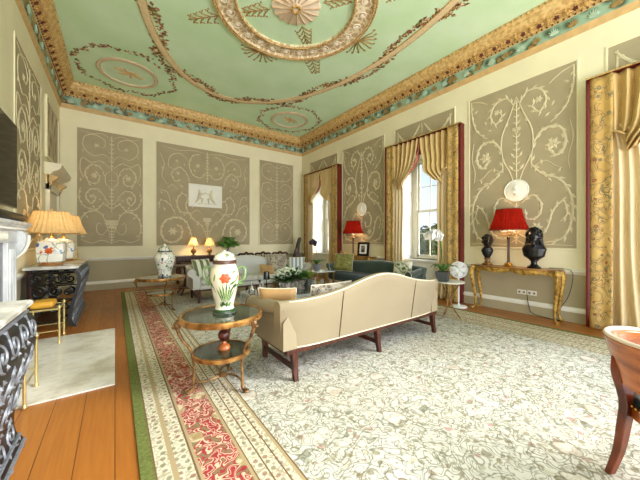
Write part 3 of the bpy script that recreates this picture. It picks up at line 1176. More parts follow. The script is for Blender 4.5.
# ---------------------------------------------------------------- sofas
m_beige = M('beige_upholstery', (152, 137, 108), .8, var=.06, scale=1.6, bump=.15, bscale=180)
m_grey = M('pale_grey_upholstery', (204, 202, 196), .85, var=.05, scale=2, bump=.15, bscale=180)
m_velvet = M('dark_green_velvet', (38, 62, 52), .6, var=.15, scale=3, Sheen_Weight=.5)
m_seatblue = M('slate_blue_seat', (64, 76, 84), .7, var=.1)
m_piping = M('brown_piping', (92, 62, 40), .7)
m_tapepale = M('pale_piping', (226, 214, 184), .7)
m_limed = M('limed_wood', (214, 206, 184), .5, var=.1)


def sofa(name, label, loc, rz, hw, fab, wood, pipe, hump=.18, zb=.80, legs=(-1, 0, 1), deck=None, armd=.70, armz=.74):
    t = thing(name, label, 'sofa', loc, rz)

    def zt(x):
        return zb - .02 * (abs(x) / hw) ** 4 + hump * math.exp(-(x / (hw * .46)) ** 2)

    def yo(x, z):
        return -.09 * (z - .3) / .6 + .10 * (abs(x) / hw) ** 8
    rings = []
    n = 48
    for i in range(n + 1):
        x = -hw + 2 * hw * i / n
        T = zt(x)
        pr = [(0, .30), (0, .45), (0, T - .10), (-.004, T - .04), (.02, T - .008), (.06, T), (.10, T - .012), (.125, T - .05), (.13, T - .12), (.14, .45), (.15, .30)]
        rings.append([(x + (1 if x > 0 else -1) * .05 * (abs(x) / hw) ** 10 * max(0, z - .3) / .5, yo(x, z) + y, z) for y, z in pr])
    back = MB().loft(rings, True).obj('backrest', fab, t, smooth=50)
    for sx in (-1, 1):
        x = sx * hw * .49
        q = MB()
        q.tube([(x, yo(x, z) - .003, z) for z in [.31 + (zt(x) - .34) * k / 8 for k in range(9)]], .0055, 6)
        q.obj('seam', pipe, back)
    q = MB()
    q.tube([(-hw + 2 * hw * i / n, yo(-hw + 2 * hw * i / n, zt(-hw + 2 * hw * i / n)) + .015, zt(-hw + 2 * hw * i / n) - .012) for i in range(n + 1)], .008, 6)
    q.tube([(-hw + 2 * hw * i / n, yo(-hw + 2 * hw * i / n, .3) - .004, .305) for i in range(n + 1)], .007, 6)
    q.obj('piping', m_tapepale if pipe is not m_tapepale else m_tapepale, back)
    for sx in (-1, 1):
        rings = []
        for k in range(13):
            y = .02 + armd * k / 12
            h = zb - .03 - (zb - .03 - armz) * min(1, k / 8) if zb > armz else armz
            r = .06 + .022 * (k / 12)
            flare = -.035 + .09 * (k / 12)
            ring = [(-.14, .30), (-.13, .45), (-.12, h - .20)]
            for j in range(11):
                a = PI * 1.15 - 1.62 * PI * j / 10
                ring.append((flare - .02 + r * math.cos(a), h - r + r * math.sin(a)))
            ring += [(.014, h - .20), (.014, .45), (.014, .30)]
            rings.append([(sx * (hw + p), y, z) for p, z in ring])
        arm = MB().loft(rings, True).obj('armrest', fab, t, smooth=50)
        q = MB()
        q.tube([(p[0], p[1] + .004, p[2]) for p in rings[-1]], .006, 6)
        q.obj('arm_piping', pipe, arm)
    MB().box(-hw + .12, hw - .12, .12, .74, .29, .385).obj('seat_deck', deck or fab, t, smooth=30, bevel=.02)
    for k in range(2):
        x0 = -hw + .13 + k * (hw - .13)
        MB().box(x0 + .004, x0 + hw - .134, .14, .76, .385, .50).obj('seat_cushion', deck or fab, t, smooth=30, bevel=.045, seg=4)
    MB().box(-hw + .02, hw - .02, .01, .72, .255, .30).obj('seat_rail', wood, t, smooth=0, bevel=.004)
    for l in legs:
        x = l * (hw - .11)
        for y in (.035, .69):
            q = MB()
            q.loft([[(x + a * w, y + (dy if y < .3 else 0) + b * w, z) for a, b in ((-1, -1), (1, -1), (1, 1), (-1, 1))] for z, w, dy in ((0, .022, -.04), (.12, .026, -.015), (.26, .032, 0))], True)
            q.obj('leg', wood, t, smooth=0)
        MB().box(x - .014, x + .014, .03, .69, .09, .135).obj('stretcher', wood, t, smooth=0)
    return t


sofa('sofa', 'long beige camelback sofa seen from behind on dark legs', (2.63, 2.36, .012), 0, 1.31, m_beige, m_mahog, m_piping)
sofa('sofa', 'pale grey camelback settee facing the camera beyond the coffee table', (2.80, 7.1, .012), PI, 1.45, m_grey, m_mahog, m_tapepale, .17, .80)
g = sofa('sofa', 'dark green velvet sofa with pale piped edge before the middle window', (5.5, 4.88, .012), PI / 2, 1.3, m_velvet, m_limed, m_tapepale, .05, .79, (-1, 1), m_seatblue, .66, .72)


def cushion(name, label, loc, rot, mat, w=.46, h=.46, d=.14, group='scatter cushions', pipe=None):
    t = thing(name, label, 'cushion', loc, 0, group, rot)
    q = MB()
    for sg in (-1, 1):
        def f(u, v, sg=sg):
            a, b = 2 * u - 1, 2 * v - 1
            k = (max(0, 1 - a ** 4) * max(0, 1 - b ** 4)) ** .5
            pin = 1 - .06 * (1 - abs(a)) * 0 - .05 * (1 - a * a) * (b * b) - .05 * (1 - b * b) * (a * a)
            return (a * w / 2 * pin, sg * d / 2 * k, b * h / 2 * pin + h / 2)
        q.grid(f, 14, 14)
    q.obj('cover', mat, t, smooth=80)
    q = MB()
    P = []
    for i in range(40):
        u = i / 10
        a, b = ((-1 + 2 * (u % 1), -1), (1, -1 + 2 * (u % 1)), (1 - 2 * (u % 1), 1), (-1, 1 - 2 * (u % 1)))[int(u) % 4]
        pin = 1 - .05 * (1 - a * a) * (b * b) - .05 * (1 - b * b) * (a * a)
        P.append((a * w / 2 * pin, 0, b * h / 2 * pin + h / 2))
    q.tube(P, .007, 5, True)
    q.obj('piping', pipe or m_tapepale, t)
    return t


def mat_damask(name, a, b, sc=9):
    t = NT(name)
    e = t.voro(sc, t.distort(.12, 10), 'F1')
    return t.fin(t.ramp(e, [(.25, lin(a)), (.34, lin(b)), (.5, lin(a)), (.6, lin(b))]), .75)


m_greendamask = mat_damask('olive_damask', (96, 100, 40), (150, 142, 78))
m_greydamask = mat_damask('grey_tapestry', (96, 84, 70), (176, 164, 144), 14)
m_tan = M('tan_leather', (176, 138, 88), .55)


def mat_stripe(name, a, b, k):
    t = NT(name)
    s = t.new('ShaderNodeSeparateXYZ')
    t.l.new(t.tc.outputs['Object'], s.inputs[0])
    w = t.math('SINE', t.math('MULTIPLY', s.outputs[0], k))
    return t.fin(t.ramp(t.math('MULTIPLY_ADD', w, .5, .5), [(.45, lin(a)), (.55, lin(b))]), .8)


m_stripe = mat_stripe('green_cream_stripe', (104, 116, 76), (226, 220, 200), 38)
m_bluestripe = mat_stripe('grey_white_stripe', (150, 160, 168), (232, 232, 228), 60)
# green sofa cushions (seat top about z .51)
cushion('cushion', 'large olive green patterned cushion at the far end of the green sofa', (5.06, 5.86, .515), (math.radians(-18), 0, math.radians(-62)), m_greendamask, .56, .50, .16)
cushion('cushion', 'small green and cream cushion at the near end of the green sofa', (5.18, 3.98, .515), (math.radians(-16), 0, math.radians(-72)), mat_damask('green_cream', (84, 104, 40), (222, 216, 196), 5), .42, .40)
# grey settee cushions
cushion('cushion', 'green and cream striped cushion at the left end of the grey settee', (1.66, 6.75, .515), (math.radians(-20), 0, math.radians(24)), m_stripe, .46, .44)
cushion('cushion', 'plain tan leather cushion on the grey settee', (3.10, 6.46, .515), (math.radians(-38), math.radians(8), 0), m_tan, .40, .28)
cushion('cushion', 'dark tapestry cushion at the right end of the grey settee', (3.58, 6.78, .515), (math.radians(-14), 0, math.radians(-8)), m_greydamask, .52, .48)
cushion('cushion', 'striped grey and white cushion at the far right of the grey settee', (4.06, 6.62, .515), (math.radians(-20), 0, math.radians(-30)), m_bluestripe, .44, .40)
# beige sofa cushions peeping over the back
cushion('cushion', 'tan cushion at the left end of the beige sofa, behind its arm', (1.50, 2.84, .515), (math.radians(16), 0, math.radians(-38)), m_tan, .42, .36)
cushion('cushion', 'wide grey woven cushion leaning inside the beige sofa back', (2.06, 2.66, .515), (math.radians(14), 0, 0), m_greydamask, .6, .38)

# ---------------------------------------------------------------- gilt gueridons
m_greenmarble = M2('dark_green_marble', (26, 34, 26), (66, 76, 58), 7, .4, .62, .08)
m_lip = M2('gilt_table_rim', (134, 90, 42), (192, 142, 78), 14, .4, .6, .35, .6)


def gueridon(label, loc, rz, z=.69, R=.40, r2=.25, z2=.335, top=None):
    t = thing('gueridon_table', label, 'side table', loc, rz, 'round gilt gueridon tables')
    MB().lathe([(.001, z - .012), (R - .02, z - .012), (R - .02, z - .002), (.001, z - .002)], n=40).obj('table_top', top or m_greenmarble, t, smooth=40)
    MB().lathe([(R - .022, z - .016), (R - .006, z - .05), (R + .004, z - .048), (R + .012, z - .03), (R + .01, z), (R, z + .006), (R - .02, z + .001), (R - .022, z - .016)], n=48).obj('rim', m_lip, t)
    MB().lathe([(.001, z2 - .02), (r2 - .01, z2 - .02), (r2 - .01, z2), (.001, z2)], n=36).obj('lower_shelf', top or m_greenmarble, t, smooth=40)
    MB().lathe([(r2 - .012, z2 - .022), (r2 - .004, z2 - .04), (r2 + .012, z2 - .03), (r2 + .012, z2 + .004), (r2 - .008, z2 + .006), (r2 - .012, z2 - .022)], n=40).obj('shelf_rim', m_lip, t)
    fe = .275
    for k in range(3):
        a = 2 * PI * k / 3
        pr = [(R + .008, z - .03), (R + .012, z - .10), (R - .03, z - .20), (r2 + .035, z2 + .08), (r2 + .01, z2), (r2 - .005, z2 - .10), (r2 + .0, .12), (fe - .02, .04), (fe + .02, .012)]
        P = [(r * math.cos(a), r * math.sin(a), zz) for r, zz in smooth_path(pr, 5)]
        leg = MB().tube(P, [.019 - .008 * math.sin(PI * i / (len(P) - 1)) for i in range(len(P))], 8).obj('leg', m_agedbrass, t)
        q = MB()
        q.ball(((R + .02) * math.cos(a), (R + .02) * math.sin(a), z - .055), (.03, .03, .042), 8, 6)
        q.ball(((R + .045) * math.cos(a), (R + .045) * math.sin(a), z - .07), (.018, .018, .016), 8, 6)
        for s in (-1, 1):
            q.tube([((R + .01) * math.cos(a + s * .03), (R + .01) * math.sin(a + s * .03), z - .03), ((R + .015) * math.cos(a + s * .1), (R + .015) * math.sin(a + s * .1), z - .02), ((R + .01) * math.cos(a + s * .12), (R + .01) * math.sin(a + s * .12), z - .06)], [.012, .01, .005], 6)
        q.obj('lion_mask', m_agedbrass, leg)
        q = MB()
        q.ball(((fe + .02) * math.cos(a), (fe + .02) * math.sin(a), .014), (.028, .028, .014), 8, 6)
        q.obj('paw_foot', m_agedbrass, leg)
    q = MB()
    for k in range(3):
        a = 2 * PI * k / 3
        P = [(r * math.cos(a + b), r * math.sin(a + b), zz) for r, b, zz in ((r2, 0, .085), (.16, .25, .095), (.07, .5, .10), (.0, 0, .10))]
        q.tube(smooth_path(P, 4), .010, 6)
    q.lathe([(.001, .085), (.04, .09), (.045, .105), (.02, .12), (.001, .125)], n=14)
    q.obj('stretcher', m_agedbrass, t)
    return t


gueridon('round gilt table with dark top in front, holding the lidded flower vase', (.82, 2.70, .0135), math.radians(-62), .685, .365)
gueridon('round gilt table near the far wall, holding the ginger jar', (.74, 6.3, .0135), math.radians(-50), .645, .42)

m_porc = M('white_porcelain', (238, 234, 222), .18, var=.03)
m_porcream = M('cream_porcelain', (222, 215, 192), .2, var=.04)


def mat_porcelain(name, sc, cols, thr=.3):
    t = NT(name)
    dv = t.distort(.08, 14)
    f = t.voro(sc, dv, 'F1')
    cell = t.ramp(t.voro(sc, dv, 'F1', 1), [(i / len(cols), lin(c)) for i, c in enumerate(cols)], True)
    m = t.ramp(f, [(thr - .04, (1, 1, 1)), (thr + .02, (0, 0, 0))])
    e = t.ramp(t.voro(sc * .6, dv, 'DISTANCE_TO_EDGE'), [(.02, (.6, .6, .6)), (.04, (0, 0, 0))])
    c = t.mix(m, lin((238, 234, 220)), cell)
    c = t.mix(e, c, lin((84, 110, 70)))
    return t.fin(c, .15)


m_porcpaint = mat_porcelain('flowered_porcelain', 12, [(84, 124, 60), (190, 90, 60), (110, 140, 110), (60, 90, 110), (214, 180, 90)], .26)
m_porclid = mat_porcelain('flowered_lid', 24, [(96, 128, 72), (178, 140, 90), (130, 150, 100), (90, 110, 66)], .4)


def vase_r(z, prof):
    for (r0, z0), (r1, z1) in zip(prof, prof[1:]):
        if z0 <= z <= z1 and z1 > z0:
            return r0 + (r1 - r0) * (z - z0) / (z1 - z0)
    return prof[-1][0]


# lidded two-handled vase in front
t = thing('lidded_vase', 'large two-handled white vase with painted flowers and domed lid, on the front gilt table', 'vase', (.855, 2.73, .700))
vp = [(.001, 0), (.105, 0), (.105, .012), (.090, .03), (.084, .06), (.090, .10), (.107, .17), (.124, .25), (.136, .32), (.134, .37), (.120, .42), (.106, .445), (.100, .465), (.102, .475)]
vps = [(p.x, p.y) for p in smooth_path(vp[3:], 4)]
MB().lathe(vp[:3] + vps, n=32).obj('body', m_porcream, t, smooth=60)
MB().lathe([(.106, .002), (.110, .006), (.108, .022), (.092, .034)], n=32).obj('foot_ring', M('dark_green_enamel', (44, 70, 40), .3), t)
MB().lathe([(.104, .462), (.110, .466), (.110, .492), (.104, .496), (.09, .496), (.09, .462), (.104, .462)], n=32).obj('neck_band', M('brown_band', (84, 50, 34), .35), t)
lid = MB().lathe([(.09, .496), (.100, .50), (.100, .512), (.092, .54), (.068, .564), (.036, .578), (.001, .582)], n=32).obj('lid', m_porclid, t, smooth=60)
MB().lathe([(.001, .577), (.012, .582), (.010, .588), (.001, .592)], n=14).obj('knob', m_porc, lid)
for sg in (-1, 1):
    ca, sa = math.cos(-.52), math.sin(-.52)
    P = smooth_path([(sg * .118, .40), (sg * .15, .43), (sg * .185, .42), (sg * .195, .37), (sg * .175, .31), (sg * .13, .285), (sg * .15, .265), (sg * .175, .275)], 5)
    MB().tube([(p[0] * ca, p[0] * sa, p[1]) for p in P], .013, 8).obj('handle', M('green_handle_glaze', (120, 146, 96), .25), t)


def decal(parent, name, mat, shapes, ang0):
    q = MB()
    for a, z, ang, L, w in shapes:
        n = 8
        left, right, mid = [], [], []
        for i in range(n + 1):
            k = i / n
            ww = w * math.sin(PI * k) ** .8
            for lst, s in ((left, -1), (mid, 0), (right, 1)):
                aa = a + (k * L * math.cos(ang) - s * ww * math.sin(ang))
                zz = z + k * L * math.sin(ang) + s * ww * math.cos(ang)
                r = vase_r(zz, vps) + (.004 if s == 0 else .0015)
                th = ang0 + aa / .13
                lst.append((r * math.cos(th), r * math.sin(th), zz))
        for i in range(n):
            q.add([left[i], mid[i], mid[i + 1], left[i + 1]], [(0, 1, 2, 3)])
            q.add([mid[i], right[i], right[i + 1], mid[i + 1]], [(0, 1, 2, 3)])
    q.obj(name, mat, parent, smooth=60)


VA = -PI / 2 - .30
rr = random.Random(3)
decal(t, 'painted_leaves', m_pattern_green, [(-.02 + .012 * k, .10, PI / 2 + (k - 3) * -.13, .20 - .012 * abs(k - 3), .0085) for k in range(7)] + [(.04, .27, .5, .09, .012), (.08, .25, .2, .08, .012), (.10, .30, .9, .08, .01), (-.12, .24, 2.2, .1, .011), (-.1, .3, 1.4, .08, .009), (.06, .38, .4, .06, .009), (-.16, .28, 1.6, .1, .01), (.16, .22, 1.3, .12, .01), (.02, .06, 1.2, .05, .02), (-.03, .06, 2, .05, .02), (.05, .07, .6, .05, .02), (.22, .3, 2, .1, .012), (-.24, .25, 1, .1, .012)], VA)
decal(t, 'painted_flower', M('painted_orange', (206, 84, 40), .3), [(.005, .335, k * PI / 3, .052, .020) for k in range(6)], VA)
decal(t, 'painted_flower', M('painted_rust', (190, 96, 50), .3), [(.19, .32, k * PI / 3, .04, .014) for k in range(6)], VA)
decal(t, 'painted_dark_leaves', M('painted_dark_green', (50, 62, 40), .3), [(.05, .20, .9, .11, .010), (.075, .24, .35, .08, .010), (-.06, .075, .3, .06, .016), (.01, .078, 2.6, .06, .016), (-.09, .19, 2.0, .12, .005), (.115, .15, 1.2, .14, .004)], VA)

t = thing('ball_ornament', 'small brown globe ornament on the lower shelf of the front gilt table', 'ornament', (.84, 2.70, .350))
MB().lathe([(.001, 0), (.055, 0), (.06, .015), (.05, .04), (.022, .058), (.016, .075), (.03, .085)], n=20).obj('base', M('amber_brown_base', (176, 98, 48), .3), t)
MB().ball((0, 0, .135), .056, 16, 12).obj('globe', M2('dark_brown_globe', (50, 22, 18), (104, 52, 36), 14, .4, .6, .3), t)
MB().lathe([(.018, .188), (.02, .196), (.008, .204), (.001, .21)], n=12).obj('finial', m_mahog, t)

# ginger jar on the far gueridon
t = thing('ginger_jar', 'flowered white ginger jar with domed lid on the farther gilt table', 'vase', (.80, 6.32, .6615))
jp = smooth_path([(.11, .01), (.12, .03), (.115, .07), (.14, .16), (.178, .29), (.185, .37), (.165, .43), (.125, .47), (.115, .485)], 4)
MB().lathe([(.001, 0), (.11, 0)] + [(p.x, p.y) for p in jp], n=32).obj('body', m_porcpaint, t, smooth=60)
MB().lathe([(.112, .475), (.130, .48), (.130, .505), (.112, .51)], n=32).obj('neck_band', M('grey_green_band', (88, 96, 84), .3), t)
lid = MB().lathe([(.11, .508), (.118, .512), (.112, .55), (.085, .585), (.04, .60), (.001, .602)], n=32).obj('lid', m_porclid, t, smooth=60)
MB().lathe([(.001, .597), (.02, .603), (.026, .62), (.012, .64), (.001, .648)], n=12).obj('knob', m_porc, lid)

# ---------------------------------------------------------------- coffee table and what stands on it
m_mirror = M('mirrored_glass', (150, 150, 148), .12, .7, var=.05)
m_cglass = NT('clear_crystal')
_p = m_cglass.p
m_cglass = m_cglass.fin((.95, .97, 1.0), .03, 0, IOR=1.45, Transmission_Weight=.85)
t = thing('coffee_table', 'low mirror topped coffee table between the two pale sofas', 'coffee table', (2.62, 4.55, .012))
MB().box(-.75, .75, -.45, .45, .40, .425).obj('table_top', m_mirror, t, smooth=0, bevel=.006)
q = MB()
for a, b, c, d in ((-.77, .77, -.47, -.45), (-.77, .77, .45, .47), (-.77, -.75, -.45, .45), (.75, .77, -.45, .45)):
    q.box(a, b, c, d, .385, .43)
q.obj('top_frame', m_silver, t, smooth=0, bevel=.003)
for x in (-.74, .74):
    for y in (-.44, .44):
        MB().box(x - .02, x + .02, y - .02, y + .02, 0, .39).obj('leg', m_silver, t, smooth=0)
MB().box(-.70, .70, -.40, .40, .10, .115).obj('lower_shelf', m_mirror, t, smooth=0)
CT = .012 + .4265


def hydrangea(q, c, r, rnd):
    for i in range(40):
        a, b = rnd.random() * 2 * PI, math.acos(1 - 1.3 * rnd.random())
        n = Vector((math.sin(b) * math.cos(a), math.sin(b) * math.sin(a), math.cos(b)))
        q.ball(Vector(c) + n * r * .85, r * .26, 5, 4)


m_hyd = M('white_hydrangea', (226, 228, 206), .7, var=.12, scale=40)
m_hydg = M('lime_hydrangea', (150, 184, 84), .7, var=.2, scale=40)
m_leaf = M2('houseplant_leaf', (40, 76, 30), (92, 136, 56), 12, .4, .6, .5)


def leaves(q, c, n, R, L, rnd, up=.3, w=.35):
    for i in range(n):
        a = rnd.random() * 2 * PI
        el = up + rnd.random() * .9
        d = Vector((math.cos(a) * math.cos(el), math.sin(a) * math.cos(el), math.sin(el)))
        s = d.cross(Vector((0, 0, 1))).normalized()
        u = s.cross(d)
        o = Vector(c) + d * R * rnd.random()
        l = L * (.7 + .5 * rnd.random())
        q.add([o, o + d * l * .5 - s * l * w * .6 + u * l * .04, o + d * l - u * l * .15, o + d * l * .5 + s * l * w * .6 + u * l * .04, o + d * l * .5 - u * l * .02], [(0, 1, 4), (1, 2, 4), (2, 3, 4), (3, 0, 4)])


rnd = random.Random(11)
m_trough = M2('tarnished_silver', (120, 108, 92), (206, 200, 188), 16, .4, .6, .35, .4)
t = thing('flower_trough', 'mirrored planter of white hydrangeas on the coffee table', 'planter', (2.70, 4.68, CT))
q = MB()
q.loft([[(a * w, b * d, z) for a, b in ((-1, -1), (1, -1), (1, 1), (-1, 1))] for z, w, d in ((0, .27, .12), (.03, .27, .12), (.04, .25, .105), (.15, .29, .13), (.17, .30, .14))], True)
q.obj('trough', m_trough, t, smooth=0)
for sx in (-1, 1):
    MB().ball((sx * .31, 0, .1), (.03, .06, .06), 10, 8).obj('handle', m_agedbrass, t)
q = MB()
leaves(q, (0, -.03, .17), 110, .2, .17, rnd, .1)
leaves(q, (-.2, -.03, .17), 70, .12, .16, rnd, .1)
leaves(q, (.2, -.03, .17), 70, .12, .16, rnd, .1)
q.obj('foliage', m_leaf, t, smooth=0)
for i, (x, y, z, r) in enumerate(((-.22, -.05, .26, .085), (-.10, -.08, .29, .09), (.03, -.06, .31, .09), (.12, .05, .31, .085), (-.04, .07, .33, .09), (-.17, .08, .30, .085), (.22, .04, .27, .08))):
    q = MB()
    hydrangea(q, (x, y, z), r, rnd)
    q.obj('blossom', m_hyd, t, smooth=60)

t = thing('green_plant', 'small bright green leafy plant in mirrored pot beside the hydrangeas', 'plant', (3.26, 4.88, CT))
MB().lathe([(.001, 0), (.08, 0), (.095, .12), (.10, .13), (.09, .13), (.085, .11), (.001, .11)], n=18).obj('pot', m_mirror, t)
q = MB()
leaves(q, (0, 0, .13), 60, .10, .13, rnd)
q.obj('foliage', m_hydg, t, smooth=0)
t = thing('candle_lamp', 'slim candle lamp with small black shade on the coffee table', 'lamp', (2.10, 4.42, CT))
MB().lathe([(.001, 0), (.055, 0), (.055, .01), (.012, .02), (.008, .03)], n=16).obj('base', m_ebony, t)
MB().tube([(0, 0, .02), (0, 0, .36)], .009, 8).obj('stem', m_ebony, t)
MB().lathe([(.058, .27), (.045, .40), (.041, .40), (.054, .27), (.058, .27)], n=20).obj('lamp_shade', m_black, t)


def decanter(label, loc, h, r, stopper=True):
    t = thing('glass_decanter', label, 'decanter', loc, 0, 'crystal pieces on the coffee table')
    MB().lathe([(.001, 0), (r, 0), (r * 1.05, h * .1), (r * .95, h * .38), (r * .35, h * .6), (r * .28, h * .78), (r * .45, h * .82)], n=10).obj('bottle', m_cglass, t, smooth=20)
    MB().ball((0, 0, h * .92), (r * .42, r * .42, h * .09), 8, 6).obj('stopper', m_cglass if stopper else m_black, t, smooth=20)


decanter('tall crystal decanter left of the candle lamp', (1.97, 4.28, CT), .30, .06)
decanter('short crystal decanter with dark stopper by the candle lamp', (2.02, 4.52, CT), .26, .055, False)
decanter('crystal jar at the left edge of the coffee table', (1.94, 4.68, CT), .20, .06)
decanter('crystal bottle at the right end of the coffee table', (3.18, 4.5, CT), .22, .045)
for lab, (x, y), h in (('stemmed glass at the right end of the coffee table', (3.26, 4.38), .18), ('shorter stemmed glass near the green plant', (3.10, 4.42), .15)):
    t = thing('wine_glass', lab, 'glass', (x, y, CT), 0, 'stemmed glasses')
    MB().lathe([(.001, 0), (.035, .002), (.006, .012), (.005, h * .5)], n=16).obj('stem', m_cglass, t)
    MB().lathe([(.005, h * .5), (.03, h * .6), (.036, h * .8), (.032, h), (.030, h), (.033, h * .8), (.027, h * .62), (.001, h * .54)], n=16).obj('bowl', m_cglass, t)
t = tag(MB().box(-.17, .17, -.11, .11, 0, .035).obj('coffee_table_book', M('grey_book_cover', (170, 164, 150), .5), loc=(2.3, 4.24, CT), smooth=0, bevel=.004), 'flat grey book lying on the front of the coffee table', 'book')
# ---------------------------------------------------------------- gilt consoles, red lamps, busts (window wall)
m_giltwood = M2('rubbed_giltwood', (138, 100, 38), (212, 172, 86), 16, .38, .62, .4, .45)
m_consoletop = M2('brown_console_top', (104, 62, 26), (168, 116, 58), 5, .35, .65, .3)


def console(label, loc):
    t = thing('console_table', label, 'console table', loc, PI / 2, 'gilt console tables')
    hw, D, Z = .73, .40, .885
    front = []
    for i in range(33):
        k = -1 + 2 * i / 32
        front.append((k * hw, D - .05 * (1 - math.cos(k * PI * 1.0)) * .5 - .02 * math.cos(k * PI * 2) - .06 * abs(k) ** 6))
    outl = [(-hw + .04, .01)] + front + [(hw - .04, .01)]
    MB().prism(outl, lambda a, b, z: (a, b, z), Z - .028, Z).obj('table_top', m_consoletop, t, smooth=40, bevel=.006)
    q = MB()
    n = len(front)
    q.loft([[(x * .965, y - .03, Z - .03), (x * .97, y - .02, Z - .06), (x * .965, y - .03, Z - .085 - .035 * (math.cos(i / (n - 1) * 2 * PI * 3) * .5 + .5) - .02 * abs(2 * i / (n - 1) - 1) ** 2), (x * .96, y - .05, Z - .085)] for i, (x, y) in enumerate(front)], True)
    ap = q.obj('apron', m_giltwood, t, smooth=50)
    for c in (-.5, 0, .5):
        for sg in (-1, 1):
            q = MB()
            f = lambda a, b, nn, c=c: (c + a, D - .035 + nn - .03 * abs(c), Z - .08 + b)
            strip(q, spiral(sg * .07, 0, .035, .008, PI if sg > 0 else 0, -sg * 1.2, 12), .008, f, .0, .012)
            q.obj('carved_scroll', m_giltwood, ap)
    for sx in (-1, 1):
        MB().box(sx * (hw - .07) - .012, sx * (hw - .07) + .012, .03, D - .08, Z - .11, Z - .03).obj('side_apron', m_giltwood, t, smooth=0)
        for yb, yy in ((0, .05), (1, D - .09)):
            pr = [(0, Z - .03), (.03, Z - .12), (.025, Z - .24), (.0, Z - .45), (-.022, .22), (-.02, .10), (.0, .035), (.035, .018)]
            P = smooth_path([(sx * (hw - .075 + r), yy + (r if yb else 0), z) for r, z in pr], 5)
            m = len(P) - 1
            MB().tube(P, [.05 - .032 * min(1, i / m * 1.35) + (.012 * max(0, i / m - .85) / .15) for i in range(m + 1)], 8).obj('leg', m_giltwood, t)
    return t


CZ = .885
con = console('gilt console table with serpentine front on the window wall, holding two black busts', (XR - .05, 2.08, 0))
dup(con, (XR - .05, 6.3, 0), PI / 2, 'gilt console table half hidden behind the green sofa, between farther windows')


def mat_shade(name, rgb, k):
    t = NT(name)
    d = t.new('ShaderNodeBsdfDiffuse')
    tr = t.new('ShaderNodeBsdfTranslucent')
    c = t.ramp(t.noise(30), [(.3, lin(tuple(x * .9 for x in rgb))), (.7, lin(rgb))])
    t.l.new(c, d.inputs[0])
    t.l.new(c, tr.inputs[0])
    mx = t.new('ShaderNodeMixShader')
    mx.inputs[0].default_value = k
    t.l.new(d.outputs[0], mx.inputs[1])
    t.l.new(tr.outputs[0], mx.inputs[2])
    t.l.new(mx.outputs[0], t.n['Material Output'].inputs[0])
    return t.m


m_redshade = mat_shade('red_pleated_silk', (138, 28, 18), .25)
m_creamshade = mat_shade('cream_pleated_silk', (238, 208, 152), .4)
m_bulb = NT('lit_bulb')
m_bulb.p.inputs['Emission Color'].default_value = (1, .72, .4, 1)
m_bulb.p.inputs['Emission Strength'].default_value = 6
m_bulb = m_bulb.fin((1, .85, .6), .4)


def pleated(r0, r1, z0, z1, k, amp=.04):
    q = MB()
    n = k * 2
    rings = []
    for i in range(n):
        a = 2 * PI * i / n
        w = 1 + (amp if i % 2 else -amp) * .5
        rings.append([((r0 + (r1 - r0) * j / 6 - .012 * math.sin(PI * j / 6)) * w * math.cos(a), (r0 + (r1 - r0) * j / 6 - .012 * math.sin(PI * j / 6)) * w * math.sin(a), z0 + (z1 - z0) * j / 6) for j in range(7)])
    return q.loft(rings, False, True, False)


def bulb(t, z, e, col=(1, .66, .34), r=.03, sz=.06):
    MB().ball((0, 0, z), r, 10, 8).obj('bulb', m_bulb, t)
    o = light('lamp_light', 'POINT', (0, 0, z), (0, 0, 0), e, col, shadow_soft_size=sz)
    o.parent = t


def red_lamp(label, loc, e):
    t = thing('table_lamp', label, 'lamp', loc, 0, 'red shaded lamps on the gilt consoles')
    MB().box(-.085, .085, -.085, .085, 0, .02).lathe([(.08, .02), (.06, .035), (.07, .05), (.03, .075), (.028, .085)], n=20).obj('base', m_brass, t, smooth=40, bevel=.003)
    MB().lathe([(.03, .08), (.022, .1), (.019, .5), (.026, .52), (.034, .55), (.012, .57)], n=16).obj('column', m_mahog, t)
    q = MB()
    q.tube([(0, 0, .55), (0, 0, 1.07)], .006, 6)
    for k in range(3):
        a = 2 * PI * k / 3 + .3
        q.tube(smooth_path([(0, 0, .60), (.07 * math.cos(a), .07 * math.sin(a), .585), (.14 * math.cos(a), .14 * math.sin(a), .61), (.145 * math.cos(a), .145 * math.sin(a), .66)], 4), .007, 6)
        q.lathe([(.001, .655), (.028, .66), (.026, .668), (.012, .67)], (.145 * math.cos(a), .145 * math.sin(a), 0), 10)
    q.obj('candle_arm', m_brass, t)
    for k in range(3):
        a = 2 * PI * k / 3 + .3
        MB().lathe([(.001, .67), (.012, .67), (.012, .74), (.001, .74)], (.145 * math.cos(a), .145 * math.sin(a), 0), 10).obj('candle_sleeve', m_porc, t)
    MB().lathe([(.15, .66), (.16, .662), (.16, .672), (.15, .67), (.15, .66)], n=24).obj('gallery', m_porc, t)
    sh = pleated(.315, .20, .68, 1.07, 44).obj('lamp_shade', m_redshade, t, smooth=0)
    q = MB()
    q.tube([(.318 * math.cos(2 * PI * i / 40), .318 * math.sin(2 * PI * i / 40), .684) for i in range(40)], .007, 5, True)
    q.tube([(.20 * math.cos(2 * PI * i / 40), .20 * math.sin(2 * PI * i / 40), 1.068) for i in range(40)], .006, 5, True)
    q.obj('shade_trim', m_redsilk, sh)
    MB().ball((0, 0, 1.085), .013, 8, 6).obj('finial', m_brass, t)
    bulb(t, .80, e)
    return t


red_lamp('red pleated lamp between the two black busts on the nearer gilt console', (XR - .26, 2.15, CZ + .001), 9)
red_lamp('red pleated lamp beyond the green sofa on the farther gilt console', (XR - .26, 6.4, CZ + .001), 9)

m_bronze = M('black_bronze', (22, 20, 19), .3, .35, var=.3, scale=20)


